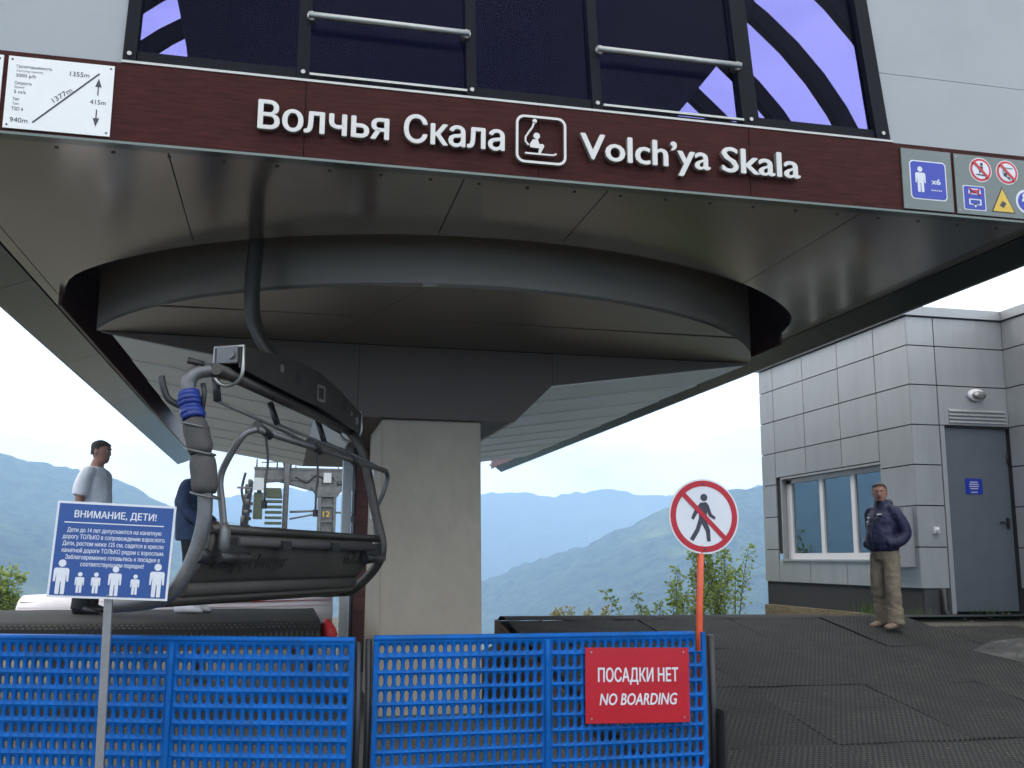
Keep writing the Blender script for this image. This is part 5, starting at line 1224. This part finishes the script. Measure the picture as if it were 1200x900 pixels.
part('lattice_pole', 'tower_steel', tw, lambda b: [b.tube([(-.02, TY-.4, 0), (.0, TY-.4, 4.7), (.05, TY-.4, 6.6)], .10, 10), b.tube([(0, TY-.3, 4.7), (-.5, TY-.3, 6.6)], .10, 8), b.tube([(.05, TY-.3, 4.7), (.45, TY-.3, 6.6)], .08, 8)])
part('handrail', 'tower_steel', tw, lambda b: [b.tube([(.3, TY, z), (4.1, TY, z)], .02, 6) for z in (5.3, 5.8)]+[b.tube([(x, TY, 4.77), (x, TY, 5.8)], .02, 6) for x in np.arange(.3, 4.2, .75)]+[b.tube([(-.9, TY, 4.95), (-.1, TY, 5.0)], .025, 6)])
part('brace', 'tower_steel', tw, lambda b: [b.tube([(.15, TY-.3, 3.2), (1.12, TY-.3, 3.25)], .045, 6), b.tube([(.15, TY-.3, 2.95), (1.12, TY-.3, 3.15)], .035, 6), b.tube([(.15, TY-.3, 2.3), (1.12, TY-.3, 1.75)], .025, 6), b.tube([(.2, TY-.3, 1.75), (3, TY-.3, 1.75)], .03, 6), b.tube([(1.76, TY-.3, 1.75), (2.3, TY-.3, 2.1)], .03, 6), b.tube([(1.76, TY-.3, 3.2), (3, TY-.3, 3.2)], .04, 6)])
part('cable', 'black', tw, lambda b: [b.tube(arcpts([(.3, TY-.27, 4.45), (.7, TY-.28, 4.25), (1.0, TY-.28, 4.5), (1.3, TY-.29, 4.4)], 6), .03, 6), b.tube(arcpts([(1.6, TY-.27, 4.45), (1.85, TY-.28, 4.2), (2.1, TY-.28, 4.45)], 6), .03, 6)])

# ------------------------------------------------------------------ plants
def shrub(name, base, stems, hgt, spread, nleaf, ls, label, cat, m='leaf', group=None, seed=1):
    rnd = random.Random(seed); base = Vector(base); t = thing(name, base, label, cat, group)
    bs = MB(); lv = []; lf = []
    for k in range(stems):
        a = rnd.uniform(0, 6.28); h = hgt*rnd.uniform(.55, 1); d = spread*rnd.uniform(.1, 1)
        o = base+Vector((math.cos(a)*spread*.35*rnd.random(), math.sin(a)*spread*.25*rnd.random(), 0))
        tip = base+Vector((math.cos(a)*d, math.sin(a)*d*.7, h)); mid2 = o.lerp(tip, .5)+Vector((0, 0, h*.12))
        path = arcpts([o, mid2, tip], 8); bs.tube(path, np.linspace(.012, .003, len(path)).tolist(), 5)
        for i in range(nleaf//stems):
            tt2 = rnd.uniform(.25, 1); p = path[min(len(path)-1, int(tt2*(len(path)-1)))]
            tw_ = Vector((rnd.uniform(-1, 1), rnd.uniform(-1, 1), rnd.uniform(-.5, .8))).normalized(); off = tw_*rnd.uniform(.02, .22)*hgt*.45*(1.15-tt2*.6)
            p = p+off; ax = (tw_+Vector((rnd.uniform(-.6, .6), rnd.uniform(-.6, .6), rnd.uniform(-.7, .3)))).normalized(); sd = ax.cross(Vector((rnd.uniform(-1, 1), rnd.uniform(-1, 1), rnd.uniform(-1, 1)))).normalized(); s = ls*rnd.uniform(.6, 1.2)
            n0 = len(lv); dn = ax.cross(sd)*s*.12
            lv += [p, p+ax*s*.45+sd*s*.30+dn, p+ax*s, p+ax*s*.45-sd*s*.30+dn]; lf.append([n0, n0+1, n0+2, n0+3])
            if rnd.random() < .3: bs.tube([p-off, p], [.004, .002], 4)
    obj('stems', bs, 'bark', t)
    me = bpy.data.meshes.new('foliage'); me.from_pydata([tuple(v) for v in lv], [], lf); o = obj('foliage', me, m, t)
    return t
shrub('leafy_shrub', (8.1, 17.9, .2), 12, 2.1, .9, 1600, .085, 'taller leafy shrub right beside the grey building', 'shrub', group='shrubs beyond the ramp', seed=3)
shrub('leafy_shrub', (6.35, 16.6, -.35), 10, 1.6, 1.1, 900, .085, 'leafy shrub nearest the round prohibition sign', 'shrub', group='shrubs beyond the ramp', seed=5)
shrub('leafy_shrub', (7.3, 17.4, -.25), 10, 1.9, 1.0, 1150, .085, 'middle leafy shrub between two others beyond the ramp', 'shrub', group='shrubs beyond the ramp', seed=8)
q_ = atY(683, 716, 30); shrub('small_tree', (q_.x, 30, q_.z-1.6), 8, 1.9, 1.0, 1300, .12, 'yellowing tree top just showing over the ramp crest', 'tree', 'leaf_yellow', seed=11)
q_ = atY(-4, 712, 26); shrub('small_tree', (q_.x, 26, q_.z-.9), 9, 1.9, .8, 1800, .11, 'dark green tree top at the left edge of the photo', 'tree', seed=14)
bb = MB(); 
for base, n, h in (((7.75, 12.25, .85), 90, .2), ((8.15, 12.1, .86), 70, .16), ((8.25, 13.4, .9), 60, .18), ((9.4, 12.2, .9), 30, .12)):
    for i in range(n):
        x = base[0]+random.gauss(0, .13); y = base[1]+random.gauss(0, .08); z = base[2]; hh = h*random.uniform(.5, 1.2); a = random.uniform(0, 6.28); w = .006
        bb.add([(x-w*math.cos(a), y-w*math.sin(a), z-.03), (x+w*math.cos(a), y+w*math.sin(a), z-.03), (x+random.gauss(0, .05), y+random.gauss(0, .05), z+hh)], [(0, 1, 2)])
obj('grass', bb, 'grass', kind='stuff', label='short green grass along the foot of the building', cat='grass')
# bare asphalt patch at the right edge
b = MB(); pts = [(7.35, 9.95), (7.9, 10.35), (8.6, 10.55), (9.5, 10.4), (9.6, 9.2), (8.4, 8.6), (7.7, 9.1)]
b.add([(x, y, ramp_z(y)+.022) for x, y in pts], [list(range(len(pts)))])
obj('gravel_patch', b, 'asphalt', ground)

b = MB(); rnd = random.Random(4)     # loose stones and fallen leaves on the mats
for i in range(420):
    x = rnd.uniform(3.0, 9.4); y = rnd.uniform(6.2, 12.0); r = rnd.uniform(.004, .013)*(1.6 if x > 7 and y > 9 else 1); z = ramp_z(y)+.03
    q = [Vector((rnd.uniform(-1, 1), rnd.uniform(-1, 1), rnd.uniform(-.5, .6)))*r for _ in range(5)]; c = Vector((x, y, z))
    b.add([c+Vector((r, 0, 0)), c+Vector((-r*.6, r*.9, 0)), c+Vector((-r*.7, -r*.8, 0)), c+Vector((q[0].x, q[0].y, r*.9))], [(0, 1, 3), (1, 2, 3), (2, 0, 3)])
obj('gravel_bits', b, 'gravel', kind='stuff', label='loose small stones scattered over the rubber mats', cat='gravel')
# ------------------------------------------------------------------ haze
hz = MB(); hz.box((-5200, -5200, -420), (5200, 5200, 560))
m = bpy.data.materials.new('haze'); m.use_nodes = True; nt = m.node_tree; nt.nodes.clear()
o_ = N(nt, 'ShaderNodeOutputMaterial'); pv = N(nt, 'ShaderNodeVolumePrincipled')
pv.inputs['Color'].default_value = (.47, .70, 1, 1); pv.inputs['Density'].default_value = .00034; pv.inputs['Anisotropy'].default_value = 0
nt.links.new(pv.outputs[0], o_.inputs['Volume'])
obj('haze', hz, m, kind='stuff')
